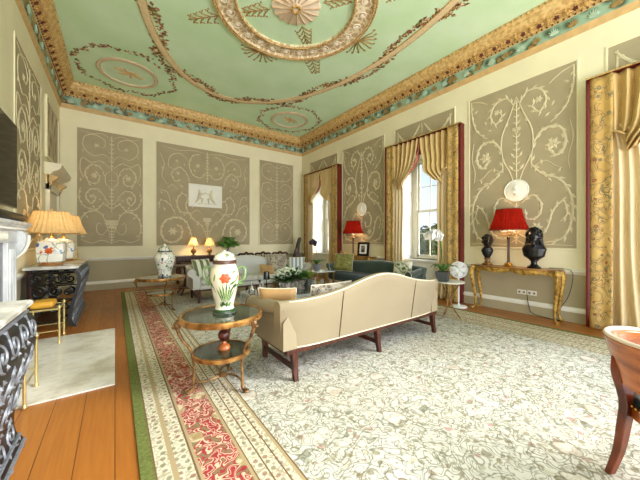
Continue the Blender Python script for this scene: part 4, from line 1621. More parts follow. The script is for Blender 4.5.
def bust(label, loc, rz, s, tall):
    t = thing('portrait_bust', label, 'bust', loc, rz, 'black busts on the gilt console')
    q = MB()
    z0 = .12 * s
    # chest, neck, head, hair and face as one continuous head
    if tall:
        q.loft([[(w * math.cos(a), d * math.sin(a), z) for a in [2 * PI * k / 16 for k in range(16)]] for z, w, d in ((z0, .05 * s, .05 * s), (z0 + .06 * s, .13 * s, .08 * s), (z0 + .17 * s, .155 * s, .085 * s), (z0 + .23 * s, .12 * s, .075 * s), (z0 + .26 * s, .06 * s, .06 * s))], True)
    else:
        q.loft([[(w * math.cos(a), d * math.sin(a), z) for a in [2 * PI * k / 16 for k in range(16)]] for z, w, d in ((z0, .035 * s, .035 * s), (z0 + .07 * s, .075 * s, .055 * s), (z0 + .14 * s, .10 * s, .065 * s), (z0 + .2 * s, .07 * s, .06 * s))], True)
    zb = z0 + (.24 if tall else .18) * s
    q.tube([(0, .0, zb - .05 * s), (0, -.01 * s, zb + .02 * s), (0, -.015 * s, zb + .06 * s)], [.058 * s, .05 * s, .05 * s], 12)
    hz = zb + .12 * s
    q.ball((0, -.015 * s, hz), (.078 * s, .095 * s, .11 * s), 16, 12)
    q.ball((0, -.06 * s, hz - .055 * s), (.05 * s, .05 * s, .05 * s), 12, 8)
    q.tube([(0, -.105 * s, hz + .03 * s), (0, -.125 * s, hz - .02 * s), (0, -.11 * s, hz - .03 * s)], [.012 * s, .018 * s, .014 * s], 8)
    for sx in (-1, 1):
        q.ball((sx * .035 * s, -.1 * s, hz + .03 * s), (.022 * s, .012 * s, .01 * s), 8, 6)
        q.ball((sx * .08 * s, .0, hz - .005 * s), (.012 * s, .022 * s, .03 * s), 8, 6)
    q.ball((0, -.105 * s, hz - .062 * s), (.024 * s, .012 * s, .008 * s), 8, 6)
    rnd2 = random.Random(5)
    for i in range(70 if tall else 40):
        a = rnd2.random() * 2 * PI
        b = rnd2.random() * (1.9 if tall else 1.5)
        x, y, z = math.sin(b) * math.cos(a), math.sin(b) * math.sin(a), math.cos(b)
        if y < -.55 and z < .55:
            continue
        q.ball((x * .088 * s, .0 + y * .1 * s, hz + .01 * s + z * .115 * s), (.028 * s if tall else .02 * s), 7, 5)
    if tall:
        for sx in (-1, 1):
            for k in range(5):
                q.ball((sx * (.075 + .006 * k) * s, .02 * s, hz - (.02 + .035 * k) * s), .03 * s, 7, 5)
        q.ball((0, -.095 * s, hz - .10 * s), (.03 * s, .03 * s, .05 * s), 8, 6)
    q.obj('bust', m_bronze, t, remesh=.009 * s, smooth=80)
    MB().lathe([(.001, 0), (.085 * s, 0), (.088 * s, .02 * s), (.06 * s, .035 * s), (.04 * s, .06 * s), (.038 * s, .1 * s), (.06 * s, .118 * s), (.06 * s, .125 * s), (.001, .125 * s)], n=24).obj('socle', m_agedbrass if not tall else m_bronze, t)
    return t


bust('smaller black bust left of the red lamp on the gilt console', (XR - .24, 2.53, CZ + .001), -PI / 2 + .5, 1.10, False)
bust('larger black bust with curly hair right of the red lamp', (XR - .24, 1.76, CZ + .001), -PI / 2 + .2, 1.16, True)

# black photo frame on the farther console
t = thing('photo_frame', 'black framed photograph beside the farther red lamp', 'photo frame', (XR - .22, 6.02, CZ + .003), -PI / 2, rot=(math.radians(-8), 0, -PI / 2 + .25))
MB().box(-.20, .20, -.012, .012, 0, .42).obj('frame', m_black, t, smooth=0, bevel=.006)
MB().box(-.12, .12, -.0145, -.012, .07, .35).obj('mount', m_porc, t, smooth=0)
MB().box(-.07, .06, -.0155, -.0145, .11, .31).obj('photo', M2('dark_photo', (30, 28, 28), (150, 146, 140), 9, .45, .6, .3), t, smooth=0)
# brass objects at its left
t = thing('gilt_box', 'small pale gilt box at the far end of the farther console', 'box', (XR - .24, 6.86, CZ + .001))
MB().box(-.07, .07, -.1, .1, 0, .09).obj('box_body', m_buff, t, smooth=0, bevel=.006)
MB().box(-.075, .075, -.105, .105, .09, .115).obj('lid', m_buff, t, smooth=0, bevel=.008)

# wall sockets and lamp cord
for y, lab in ((2.02, 'left brass socket plate on the dado under the gilt console'), (1.86, 'right brass socket plate on the dado under the gilt console')):
    t = thing('wall_socket', lab, 'socket', (XR - .006, y, .40), 0, 'socket plates')
    MB().box(-.010, 0, -.073, .073, -.043, .043).obj('plate', m_porc, t, smooth=0, bevel=.004)
    for s in (-1, 1):
        MB().box(-.013, -.010, s * .036 - .016, s * .036 + .016, -.016, .016).obj('outlet', m_agedbrass, t, smooth=0)
tag(MB().tube(smooth_path([(XR - .03, 1.93, .36), (XR - .06, 1.9, .2), (XR - .07, 1.84, .05), (XR - .09, 1.6, .012), (XR - .10, 1.4, .012)], 6), .006, 6).obj('power_cord', m_ebony), 'black power cord trailing from the socket to the floor', 'cord')
tag(MB().tube(smooth_path([(XR - .05, 1.60, CZ + .006), (XR - .06, 1.38, CZ + .006), (XR - .06, 1.29, CZ - .03), (XR - .06, 1.28, .70), (XR - .05, 1.33, .45), (XR - .07, 1.42, .25), (XR - .06, 1.5, .1)], 6), .005, 6).obj('lamp_cord', m_ebony), 'dark lamp cord hanging down at the right end of the gilt console', 'cord')

# ---------------------------------------------------------------- white fan
t = thing('pedestal_fan', 'white pedestal fan standing by the gilt console', 'fan', (5.74, 2.98, 0.0), math.radians(-52))
MB().lathe([(.001, 0), (.16, 0), (.16, .012), (.12, .03), (.03, .04), (.02, .06)], n=28).obj('base', m_wire, t)
MB().tube([(0, 0, .04), (0, 0, .66)], .014, 10).obj('pole', m_wire, t)
MB().lathe([(.001, -.02), (.045, -.015), (.05, .04), (.04, .12), (.001, .13)], (0, 0, .76), 18, 'y').obj('motor', m_wire, t)
q = MB()
for j, (r, y) in enumerate(((.165, .0), (.165, .03), (.15, -.035), (.12, -.045), (.09, -.05), (.06, -.052), (.15, .06), (.1, .07))):
    q.tube([(r * math.cos(2 * PI * i / 32), y, .76 + r * math.sin(2 * PI * i / 32)) for i in range(32)], .004 if j > 1 else .007, 5, True)
for i in range(28):
    a = 2 * PI * i / 28
    q.tube([(r * math.cos(a), y, .76 + r * math.sin(a)) for r, y in ((.03, -.053), (.1, -.05), (.15, -.036), (.166, 0), (.166, .03), (.15, .06), (.05, .08))], .0036, 4)
q.obj('grille', m_wire, t)
for i in range(5):
    a = 2 * PI * i / 5
    MB().grid(lambda u, v, a=a: ((.03 + .115 * u) * math.cos(a + (v - .5) * .9 * (1 - .2 * u)), .005 + .03 * (v - .5), .76 + (.03 + .115 * u) * math.sin(a + (v - .5) * .9 * (1 - .2 * u))), 5, 5).obj('blade', m_wire, t, solid=.003)

# ---------------------------------------------------------------- iron tripod table with planter and orchid
t = thing('tripod_table', 'small round iron tripod table at the end of the beige sofa', 'side table', (4.73, 2.63, .012), 0.4)
MB().lathe([(.001, .63), (.25, .63), (.255, .64), (.25, .65), (.001, .65)], n=32).obj('table_top', M('pale_stone_top', (206, 200, 186), .35), t)
for k in range(3):
    a = 2 * PI * k / 3 + .5
    P = smooth_path([(r * math.cos(a), r * math.sin(a), z) for r, z in ((.17, .63), (.13, .55), (.05, .42), (.03, .30), (.09, .15), (.19, .012))], 5)
    MB().tube(P, .011, 7).obj('leg', m_agedbrass, t)
MB().tube([(.055 * math.cos(2 * PI * i / 20), .055 * math.sin(2 * PI * i / 20), .36) for i in range(20)], .008, 6, True).obj('collar', m_agedbrass, t)
TT = .012 + .651


def orchid(label, loc, rz, pot, pw, ph, stems, hgt, square=True, blooms=7, dark=False):
    t = thing('potted_orchid', label, 'orchid', loc, rz, 'orchids')
    if square:
        MB().loft([[(a * w, b * w, z) for a, b in ((-1, -1), (1, -1), (1, 1), (-1, 1))] for z, w in ((0, pw * .8), (ph, pw), (ph, pw * .85), (ph - .03, pw * .82))], True).obj('pot', pot, t, smooth=0)
    else:
        MB().lathe([(.001, 0), (pw * .6, 0), (pw * .95, ph * .4), (pw, ph), (pw * .88, ph), (pw * .85, ph * .85), (.001, ph * .85)], n=20).obj('pot', pot, t)
    rn = random.Random(int(loc[0] * 100))
    for k in range(7):
        a = 2 * PI * k / 7 + .3
        L = pw * (1.9 + .6 * (k % 2))
        MB().grid(lambda u, v, a=a, L=L: (math.cos(a) * L * u - math.sin(a) * (v - .5) * .07 * math.sin(PI * min(1, u * .9 + .1)), math.sin(a) * L * u + math.cos(a) * (v - .5) * .07 * math.sin(PI * min(1, u * .9 + .1)), ph - .02 + .13 * math.sin(u * 2.4) + .02 * abs(v - .5)), 8, 4).obj('leaf', m_leaf, t, solid=.003)
    for s in range(stems):
        a = s * .8 + .4
        pts = smooth_path([(0, 0, ph - .02), (.02 * math.cos(a), .02 * math.sin(a), ph + hgt * .5), (.06 * math.cos(a), .06 * math.sin(a), ph + hgt * .85), (.16 * math.cos(a), .16 * math.sin(a), ph + hgt), (.27 * math.cos(a), .27 * math.sin(a), ph + hgt * .93)], 8)
        st = MB().tube(pts, .005, 6).obj('flower_stem', m_pattern_green, t)
        n = len(pts)
        for b in range(blooms):
            p = pts[int(n * (.55 + .44 * b / blooms))]
            q = MB()
            o = Vector(p) + Vector((rn.uniform(-.02, .02), rn.uniform(-.02, .02), -.02))
            fz = Vector((math.cos(a + rn.uniform(-1, 1) - 1.2), math.sin(a + rn.uniform(-1, 1) - 1.2), .1)).normalized()
            e1 = fz.cross(Vector((0, 0, 1))).normalized()
            e2 = e1.cross(fz)
            for k in range(5):
                an = 2 * PI * k / 5 + PI / 2
                d = e1 * math.cos(an) + e2 * math.sin(an)
                sd = e1 * -math.sin(an) + e2 * math.cos(an)
                L = .085
                q.add([o, o + d * L * .55 + sd * .042 + fz * .006, o + d * L, o + d * L * .55 - sd * .042 + fz * .006], [(0, 1, 2), (0, 2, 3)])
            q.ball(o + fz * .008, .008, 6, 4)
            q.obj('bloom', m_bud if dark else m_petal, st, smooth=0)
    return t


m_petal = M('white_petals', (246, 244, 240), .5, var=.03)
m_bud = M('dark_plum_petals', (54, 40, 50), .6)
orchid('white orchid in a dark square pot on the iron tripod table', (4.62, 2.68, TT), 1.9, M('charcoal_planter', (66, 68, 66), .6), .105, .17, 2, .68, True, 9)

# ---------------------------------------------------------------- end table with orchid between settee and green sofa
t = thing('end_table', 'gilt framed glass end table with grey orchid pot, by the far window', 'side table', (4.38, 5.95, .012), 0)
MB().box(-.30, .30, -.24, .24, .535, .55).obj('table_top', M('pale_table_glass', (214, 216, 214), .12), t, smooth=0, bevel=.003)
for x in (-.27, .27):
    for y in (-.21, .21):
        MB().box(x - .014, x + .014, y - .014, y + .014, 0, .535).obj('leg', m_brass, t, smooth=0)
q = MB()
for y in (-.21, .21):
    q.box(-.27, .27, y - .01, y + .01, .515, .535)
for x in (-.27, .27):
    q.box(x - .01, x + .01, -.21, .21, .515, .535)
q.obj('top_frame', m_brass, t, smooth=0)
MB().box(-.26, .26, -.20, .20, .15, .162).obj('lower_shelf', m_mirror, t, smooth=0)
orchid('dark stemmed orchid in a round grey pot before the farthest window', (4.27, 5.97, .012 + .551), 1.2, M('grey_ceramic_pot', (116, 118, 120), .4), .11, .17, 1, .62, False, 6, True)

# ---------------------------------------------------------------- tall dark sculpture in the far corner
t = thing('standing_sculpture', 'tall dark carved wood sculpture standing in the far right corner', 'sculpture', (5.62, 9.2, 0))
q = MB()
P = smooth_path([(0, 0, .25), (-.04, 0, .5), (-.02, 0, .75), (.03, 0, 1.0), (.07, 0, 1.2), (.13, 0, 1.38), (.15, 0, 1.46)], 5)
q.tube(P, [.15, .155, .16, .165, .165, .16, .15, .14, .13, .125, .12, .115, .11, .105, .10, .095, .09, .085, .08, .078, .075, .075, .075, .07, .07, .066, .06, .055, .05, .045, .04][:len(P)], 10)
q.ball((-.07, -.05, .85), (.07, .06, .2), 10, 8).ball((.1, -.06, .62), (.08, .06, .16), 10, 8).ball((.12, -.02, 1.38), (.07, .06, .1), 10, 8)
q.obj('figure', M('dark_carved_wood', (58, 38, 22), .45, var=.25, scale=14), t, remesh=.02)
MB().box(-.19, .19, -.19, .19, 0, .26).obj('plinth', m_mahog, t, smooth=0, bevel=.01)

# ---------------------------------------------------------------- things along the far wall
t = thing('sideboard_table', 'long dark carved table against the far wall under the wide panel', 'side table', (2.32, 9.42, 0))
MB().box(-.85, .85, -.24, .24, .84, .88).obj('table_top', m_mahog, t, smooth=0, bevel=.008)
MB().box(-.80, .80, -.21, .21, .70, .84).obj('apron', m_mahog, t, smooth=0)
q = MB()
for i in range(17):
    q.ball((-.76 + .095 * i, -.215, .76), (.036, .02, .05), 8, 6)
q.obj('apron_carving', m_mahog, t)
for x in (-.76, .76):
    for y in (-.17, .17):
        MB().lathe([(.03, .70), (.03, .62), (.045, .58), (.025, .53), (.05, .42), (.045, .3), (.022, .14), (.035, .1), (.03, 0)], (x, y, 0), 12).obj('leg', m_mahog, t)


def small_lamp(label, x, e):
    t = thing('table_lamp', label, 'lamp', (x, 9.40, .881), 0, 'small brass lamps on the dark far table')
    MB().lathe([(.001, 0), (.07, 0), (.07, .015), (.03, .03), (.02, .05), (.075, .10), (.085, .15), (.06, .20), (.02, .23), (.012, .30)], n=20).obj('base', m_agedbrass, t)
    pleated(.17, .07, .30, .56, 24, .012).obj('lamp_shade', m_creamshade, t, smooth=60)
    bulb(t, .38, e, r=.022, sz=.03)


small_lamp('lit brass lamp with cream shade at the left on the dark far table', 1.98, 15)
small_lamp('lit brass lamp with cream shade beside the leafy plant on the far table', 2.46, 9)

m_freshleaf = M2('fresh_green_leaf', (84, 138, 54), (158, 196, 96), 8, .4, .6, .5)
t = thing('leafy_plant', 'bushy dark green plant in a pot on the dark far table', 'plant', (3.04, 9.38, .881))
MB().lathe([(.001, 0), (.07, 0), (.10, .13), (.09, .13), (.085, .11), (.001, .11)], n=16).obj('pot', m_porcpaint, t)
MB().tube([(0, 0, .1), (.02, 0, .22), (-.01, 0, .36)], .02, 6).obj('stem', m_bark, t)
q = MB()
r5 = random.Random(21)
for c, n in (((0, -.04, .36), 150), ((-.14, -.04, .36), 80), ((.14, -.04, .38), 80), ((.02, -.04, .50), 90)):
    leaves(q, [c[0] * 1.3, c[1], c[2] * 1.12], n, .17, .15, r5, -.7, .55)
q.obj('foliage', m_freshleaf, t, smooth=0)

t = thing('tiered_table', 'dark round two tier table behind the left end of the grey settee', 'side table', (1.44, 7.75, .012))
for z, r, nm in ((.70, .37, 'table_top'), (.17, .33, 'lower_shelf')):
    MB().lathe([(.001, z), (r - .02, z), (r, z + .012), (r, z + .022), (r - .02, z + .028), (.001, z + .028)], n=32).obj(nm, m_mahog, t)
MB().lathe([(.03, .19), (.05, .26), (.025, .36), (.035, .5), (.03, .6), (.06, .70)], n=16).obj('column', m_mahog, t)
for k in range(3):
    a = 2 * PI * k / 3
    MB().tube(smooth_path([(.03 * math.cos(a), .03 * math.sin(a), .17), (.16 * math.cos(a), .16 * math.sin(a), .10), (.28 * math.cos(a), .28 * math.sin(a), .02)], 5), .022, 8).obj('leg', m_mahog, t)


def side_chair(label, loc, rz):
    t = thing('dining_chair', label, 'chair', loc, rz, 'dark dining chairs along the far wall')
    MB().box(-.23, .23, -.22, .22, .42, .47).obj('seat', m_seatblue, t, smooth=0, bevel=.02, seg=3)
    MB().box(-.235, .235, -.225, .225, .37, .42).obj('seat_rail', m_mahog, t, smooth=0, bevel=.004)
    for sx in (-1, 1):
        MB().tube([(sx * .21, -.2, .40), (sx * .21, -.2, .2), (sx * .21, -.2, 0)], [.022, .02, .015], 8).obj('leg', m_mahog, t)
        MB().tube(smooth_path([(sx * .20, .26, 0), (sx * .20, .20, .25), (sx * .20, .20, .45), (sx * .21, .24, .7), (sx * .22, .28, .92)], 4), .02, 8).obj('back_leg', m_mahog, t)
    P = smooth_path([(-.26, .275, .90), (-.2, .28, .94), (-.08, .29, .93), (0, .292, .97), (.08, .29, .93), (.2, .28, .94), (.26, .275, .90)], 5)
    MB().tube(P, [.022 + .012 * math.sin(PI * i / (len(P) - 1)) for i in range(len(P))], 8).obj('crest_rail', m_mahog, t)
    q = MB()
    for s in (-1, 1):
        q.tube(smooth_path([(s * .03, .215, .47), (s * .05, .225, .55), (s * .02, .24, .65), (s * .06, .26, .75), (s * .03, .285, .93)], 5), .013, 6)
    q.tube([(-.05, .24, .62), (.05, .24, .62)], .012, 6)
    q.obj('back_splat', m_mahog, t)
    return t


ch = side_chair('dark carved dining chair behind the grey settee, nearest the leafy plant', (3.18, 8.45, .014), PI + .1)
ch2 = dup(ch, (3.80, 8.45, .014), PI - .15, 'dark carved dining chair behind the middle of the grey settee')
dup(ch, (4.42, 8.40, .014), PI - .3, 'dark carved dining chair behind the right end of the grey settee')
# ---------------------------------------------------------------- left wall: door, overdoor, fireplace, television
m_doorpaint = M('cream_door_paint', (232, 222, 194), .5, var=.03)
d1 = struct(thing('door_1', None, None, (XL, 8.6, 0)))
MB().box(0, .03, -.52, .52, .0, 2.42).obj('door_leaf', m_doorpaint, d1, smooth=0)
for za, zb in ((.2, .75), (.9, 1.5), (1.65, 2.25)):
    for sg in (-1, 1):
        MB().box(.03, .042, sg * .25 - .18, sg * .25 + .18, za, zb).obj('door_panel', m_doorpaint, d1, smooth=0, bevel=.01)
MB().ball((.08, -.42, 1.05), .03, 10, 8).obj('door_knob', m_brass, d1)
q = MB()
q.box(0, .07, -.66, -.52, 0, 2.55).box(0, .07, .52, .66, 0, 2.55).box(0, .07, -.66, .66, 2.42, 2.58)
q.obj('door_surround', m_doorpaint, d1, smooth=0, bevel=.008)
MB().loft([[(n, s, z) for n, z in ((.0, 2.72), (.09, 2.72), (.12, 2.78), (.20, 2.82), (.24, 2.86), (.26, 2.92), (.26, 2.95), (.0, 2.97))] for s in (-.76, .76)], True).obj('door_hood', m_doorpaint, d1, smooth=0)
MB().box(0, .05, -.66, .66, 2.58, 2.72).obj('door_frieze', M('pale_ochre_frieze', (222, 196, 142), .6), d1, smooth=0)
for sg in (-1, 1):
    P = smooth_path([(.03, 2.72), (.17, 2.71), (.18, 2.66), (.11, 2.60), (.09, 2.52), (.03, 2.5)], 4)
    MB().prism([(p[0], p[1]) for p in P], lambda a, b, t_, sg=sg: (a, sg * .60 + t_, b), -.06, .06).obj('hood_bracket', m_buff, d1, smooth=40)

m_over = M2('faded_overdoor_painting', (150, 128, 96), (220, 206, 176), 4, .4, .6, .7, stretch=(1, 3, .8))
t = thing('overdoor_painting', 'tall pale framed painting above the door on the left wall', 'painting', (XL, 8.6, 3.68))
MB().box(0, .02, -.70, .70, -.55, .6).obj('canvas', m_over, t, smooth=0)
q = MB()
for a, b, c, d in ((-.76, .76, .6, .66), (-.76, .76, -.61, -.55), (-.76, -.70, -.55, .6), (.70, .76, -.55, .6)):
    q.box(0, .045, a, b, c, d)
q.obj('frame', m_cream, t, smooth=0, bevel=.008)
for k in range(18):
    pass
q = MB()
for k in range(20):
    for sy in (-.73, .73):
        q.ball((.045, sy, -.56 + .06 * k), (.012, .02, .022), 6, 4)
q.obj('beaded_edge', m_goldtrim, t)

# fireplace surround
m_surround = M2('grey_white_marble', (196, 198, 198), (232, 232, 230), 4, .35, .6, .3)
t = thing('fireplace', 'white marble fireplace surround with scroll sides on the left wall', 'fireplace', (XL, 4.37, .0))
for sg in (-1, 1):
    j = MB().box(0, .16, sg * .50 - .17, sg * .50 + .17, .0125, 1.36).obj('jamb', m_surround, t, smooth=0, bevel=.006)
    for k in range(4):
        MB().box(.16, .172, sg * .50 - .115 + k * .07, sg * .50 - .085 + k * .07, .25, 1.28).obj('flute', m_surround, j, smooth=0)
    MB().box(.16, .18, sg * .50 - .18, sg * .50 + .18, .0125, .2).obj('plinth_block', m_surround, j, smooth=0)
    prof = smooth_path([(.0, 1.5), (.20, 1.5), (.24, 1.40), (.20, 1.25), (.10, 1.12), (.07, .9), (.07, .5), (.09, .25), (.13, .10), (.13, .0125)], 5)
    sc_ = MB().prism([(p[0], p[1]) for p in prof] + [(0, .0125)], lambda a, b, t_, sg=sg: (a, sg * (.69 + t_), b), 0, .22).obj('side_scroll', m_surround, t, smooth=40)
    q = MB()
    P = [(p[0] + .004, sg * .80, p[1]) for p in prof[8:-4]]
    q.tube(P, .022, 7)
    q.tube([(a, sg * .92, b) for a, b in spiral(.13, 1.38, .085, .012, .4, -1.6, 22)], .014, 6)
    q.obj('scroll_bead', m_white, sc_)
MB().box(0, .17, -.67, .67, 1.36, 1.5).obj('frieze', m_surround, t, smooth=0, bevel=.004)
tb = MB().box(.17, .185, -.22, .22, 1.385, 1.48).obj('tablet', m_white, t, smooth=0)
q = MB()
for k in range(7):
    q.ball((.19, -.17 + .057 * k, 1.43), (.012, .022, .03), 6, 5)
q.obj('tablet_carving', m_white, tb)
MB().loft([[(n, s, z) for n, z in ((0, 1.5), (.18, 1.5), (.19, 1.52), (.21, 1.54), (.22, 1.56), (.24, 1.575), (.24, 1.61), (0, 1.61))] for s in (-.98, .98)], True).obj('mantel_shelf', m_surround, t, smooth=0, bevel=.004)
q = MB()
for k in range(46):
    q.box(.185, .205, -.9 + .04 * k, -.88 + .04 * k, 1.515, 1.535)
q.obj('dentil_row', m_white, t, smooth=0)
MB().box(.002, .02, -.33, .33, .0125, 1.36).obj('firebox_back', M('soot_black_iron', (40, 40, 42), .7), t, smooth=0)
q = MB()
for a, b, c, d in ((-.33, -.25, .0125, 1.36), (.25, .33, .0125, 1.36), (-.25, .25, 1.05, 1.36)):
    q.box(.02, .12, a, b, c, d)
q.obj('slip', M('grey_stone_slip', (112, 112, 114), .35), t, smooth=0)
g = MB()
for k in range(7):
    g.tube([(.12, -.21 + .07 * k, .12), (.12, -.21 + .07 * k, .34)], .009, 6)
g.tube([(.12, -.23, .13), (.12, .23, .13)], .012, 6).tube([(.12, -.23, .33), (.12, .23, .33)], .012, 6)
for s in (-1, 1):
    g.tube([(.13, s * .23, .0125), (.13, s * .23, .4)], .016, 8)
g.obj('fire_grate', m_ebony, t)

t = thing('tv', 'large dark flat television above the mantelpiece on the left wall', 'television', (XL + .053, 4.2, 2.30))
MB().box(.06, .10, -.91, .91, -.52, .52).obj('body', m_black, t, smooth=0, bevel=.006)
MB().box(.10, .103, -.895, .895, -.50, .505).obj('screen', M('dark_screen_glass', (16, 15, 8), .08, Specular_IOR_Level=.08), t, smooth=0)
MB().box(-.053, .06, -.3, .3, -.25, .25).obj('wall_bracket', m_ebony, t, smooth=0)
t = thing('soundbar', 'long black soundbar lying on the mantel shelf under the television', 'speaker', (XL + .15, 4.42, 1.611))
MB().tube([(0, -.90, .062), (0, -.88, .062), (0, .88, .062), (0, .90, .062)], [.04, .052, .052, .04], 14).obj('body', m_ebony, t, smooth=50)
for s in (-1, 1):
    MB().box(-.03, .03, s * .7 - .03, s * .7 + .03, 0, .014).obj('foot', m_ebony, t, smooth=0)

# brass stools flanking the hearth
m_yellow = M('yellow_leather', (222, 164, 50), .45, var=.12)
m_palebrass = M('pale_brass', (206, 184, 122), .3, .7, var=.15)


def brass_stool(label, y):
    t = thing('brass_stool', label, 'stool', (-.60, y, .0125), 0, 'brass stools by the hearth')
    for px in (0, -.32):
        for py in (-.215, .215):
            p = MB().tube([(px, py, 0), (px, py, .49)], .0125, 10).obj('leg', m_palebrass, t)
            MB().lathe([(.001, 0), (.02, 0), (.02, .012), (.013, .03)], (px, py, 0), 12).obj('foot', m_palebrass, p)
            MB().lathe([(.013, .46), (.021, .47), (.021, .49), (.012, .505), (.001, .512)], (px, py, 0), 12).obj('knob', m_palebrass, p)
    for py in (-.215, .215):
        MB().tube([(0, py, .455), (-.32, py, .455)], .012, 8).obj('seat_rail', m_palebrass, t)
        MB().tube([(0, py, .17), (-.32, py, .17)], .007, 8).obj('stretcher', m_palebrass, t)
    for px in (0, -.32):
        MB().tube([(px, -.215, .455), (px, .215, .455)], .012, 8).obj('seat_rail', m_palebrass, t)
        MB().tube([(px, -.215, .17), (px, .215, .17)], .007, 8).obj('stretcher', m_palebrass, t)
    MB().box(-.31, -.01, -.20, .20, .45, .465).obj('seat_base', m_mirror, t, smooth=0)
    pad = MB().box(-.30, -.06, -.16, .16, .466, .55).obj('seat_pad', m_yellow, t, smooth=30, bevel=.038, seg=4)
    return t


brass_stool('brass legged stool with yellow pad beyond the hearth, by the farther carved console', 5.285)
brass_stool('brass legged stool at the near end of the hearth, half hidden by the near console', 3.5)

# ---------------------------------------------------------------- carved black and silver consoles either side of the fireplace
m_relief = M('silvered_carving', (112, 114, 118), .4, .15, var=.25, scale=26)
m_toplight = M2('veined_pale_top', (176, 172, 160), (226, 222, 210), 4, .4, .6, .2)


def carved_console(label, loc):
    """local +x out from wall, y along wall"""
    t = thing('carved_console', label, 'console table', loc, 0, 'carved black and silver console tables')
    HL, D = .95, .60
    top = MB().loft([[(n, s, z) for n, z in ((.0, .93), (D + .02, .93), (D + .035, .945), (D + .035, .965), (D + .02, .975), (.0, .975))] for s in (-HL, HL)], True).obj('table_top', m_toplight, t, smooth=0)
    q = MB()
    q.box(.02, D - .01, -HL + .03, HL - .03, .905, .93)
    q.obj('top_moulding', m_ebony, t, smooth=0, bevel=.006)
    # S-shaped carved front running the whole length
    prof = smooth_path([(.59, .91), (.635, .87), (.655, .79), (.645, .64), (.60, .47), (.56, .28), (.545, .18), (.555, .09), (.585, .04), (.60, .0)], 5)
    m = len(prof) - 1
    arc_ = [0]
    for i in range(m):
        arc_.append(arc_[-1] + (prof[i + 1] - prof[i]).length)

    def P(y, i, n):
        a = prof[max(0, i - 1)]
        b = prof[min(m, i + 1)]
        tx, tz = b.x - a.x, b.y - a.y
        L = math.hypot(tx, tz)
        return (prof[i].x - tz / L * n, y, prof[i].y + tx / L * n)

    def G(y, s, n):
        s = max(0, min(arc_[-1] - 1e-6, s))
        i = max(k for k in range(m) if arc_[k] <= s)
        f = (s - arc_[i]) / (arc_[i + 1] - arc_[i])
        return tuple(Vector(P(y, i, n)).lerp(Vector(P(y, i + 1, n)), f))
    YE = HL - .02
    front = MB().loft([[P(-YE, i, 0), P(YE, i, 0), P(YE, i, -.045), P(-YE, i, -.045)] for i in range(m + 1)], True).obj('carved_front', m_ebony, t, smooth=40)
    q = MB()
    for c_ in range(9):
        y = -YE + .1 + c_ * (2 * YE - .2) / 8
        for r_ in range(4):
            s0 = .12 + .235 * r_
            d_ = 1 if (c_ + r_) % 2 else -1
            strip(q, spiral(y, s0, .085, .014, PI / 2 * d_, d_ * 1.5, 20), .0065, G, .0, .008, False)
            leaf(q, y, s0 + .115, PI / 2 - d_ * .8, .07, .014, G, .0)
            for a_ in (.8, 2.4, 4.2):
                leaf(q, y + .075 * math.cos(a_), s0 + .075 * math.sin(a_), a_ + .6, .04, .010, G, .0)
    for s0 in (.02, arc_[-1] - .07, arc_[-1] - .02):
        strip(q, [(-YE + 2 * YE * j / 20, s0) for j in range(21)], .012, G, .0, .012, False)
    q.obj('silver_scrollwork', m_relief, front, smooth=30)
    for sg in (-1, 1):
        ye = sg * (HL - .04)
        MB().box(.03, .09, ye - sg * .03 - .03, ye - sg * .03 + .03, .0, .905).obj('rear_leg', m_mahog, t, smooth=0, bevel=.006)
        q = MB()

        def wire(path, r=.015):
            q.tube([(a, ye, b) for a, b in path], r, 6)
        for zz in (.88, .70, .45):
            wire([(.05, zz), (.57, zz)])
        for cx2, cz2, r2, s3 in ((.14, .79, .065, 1), (.29, .79, .065, -1), (.45, .79, .065, 1), (.16, .58, .095, -1), (.35, .58, .09, 1), (.50, .57, .06, -1), (.16, .33, .095, 1), (.34, .33, .09, -1), (.48, .34, .055, 1)):
            wire(spiral(cx2, cz2, r2, .014, PI / 2, s3 * 1.5, 20), .017)
        wire([(.06, .02), (.06, .9)], .016)
        wire(smooth_path([(.06, .2), (.26, .1), (.5, .2)], 5))
        q.obj('iron_end_panel', m_ebony, t)
    return t


ca = carved_console('near carved black and silver console with pale top at the left picture edge', (XL + .05, 1.84, 0))
dup(ca, (XL + .05, 6.86, 0), 0, 'farther carved black and silver console under the two cream lamps')

# ---------------------------------------------------------------- big porcelain lamps on the farther console
m_imari = mat_porcelain('imari_porcelain', 9, [(206, 96, 44), (238, 232, 222), (90, 110, 160), (226, 140, 90)], .34)


m_orangepaint = M('orange_flower_paint', (214, 96, 36), .3)


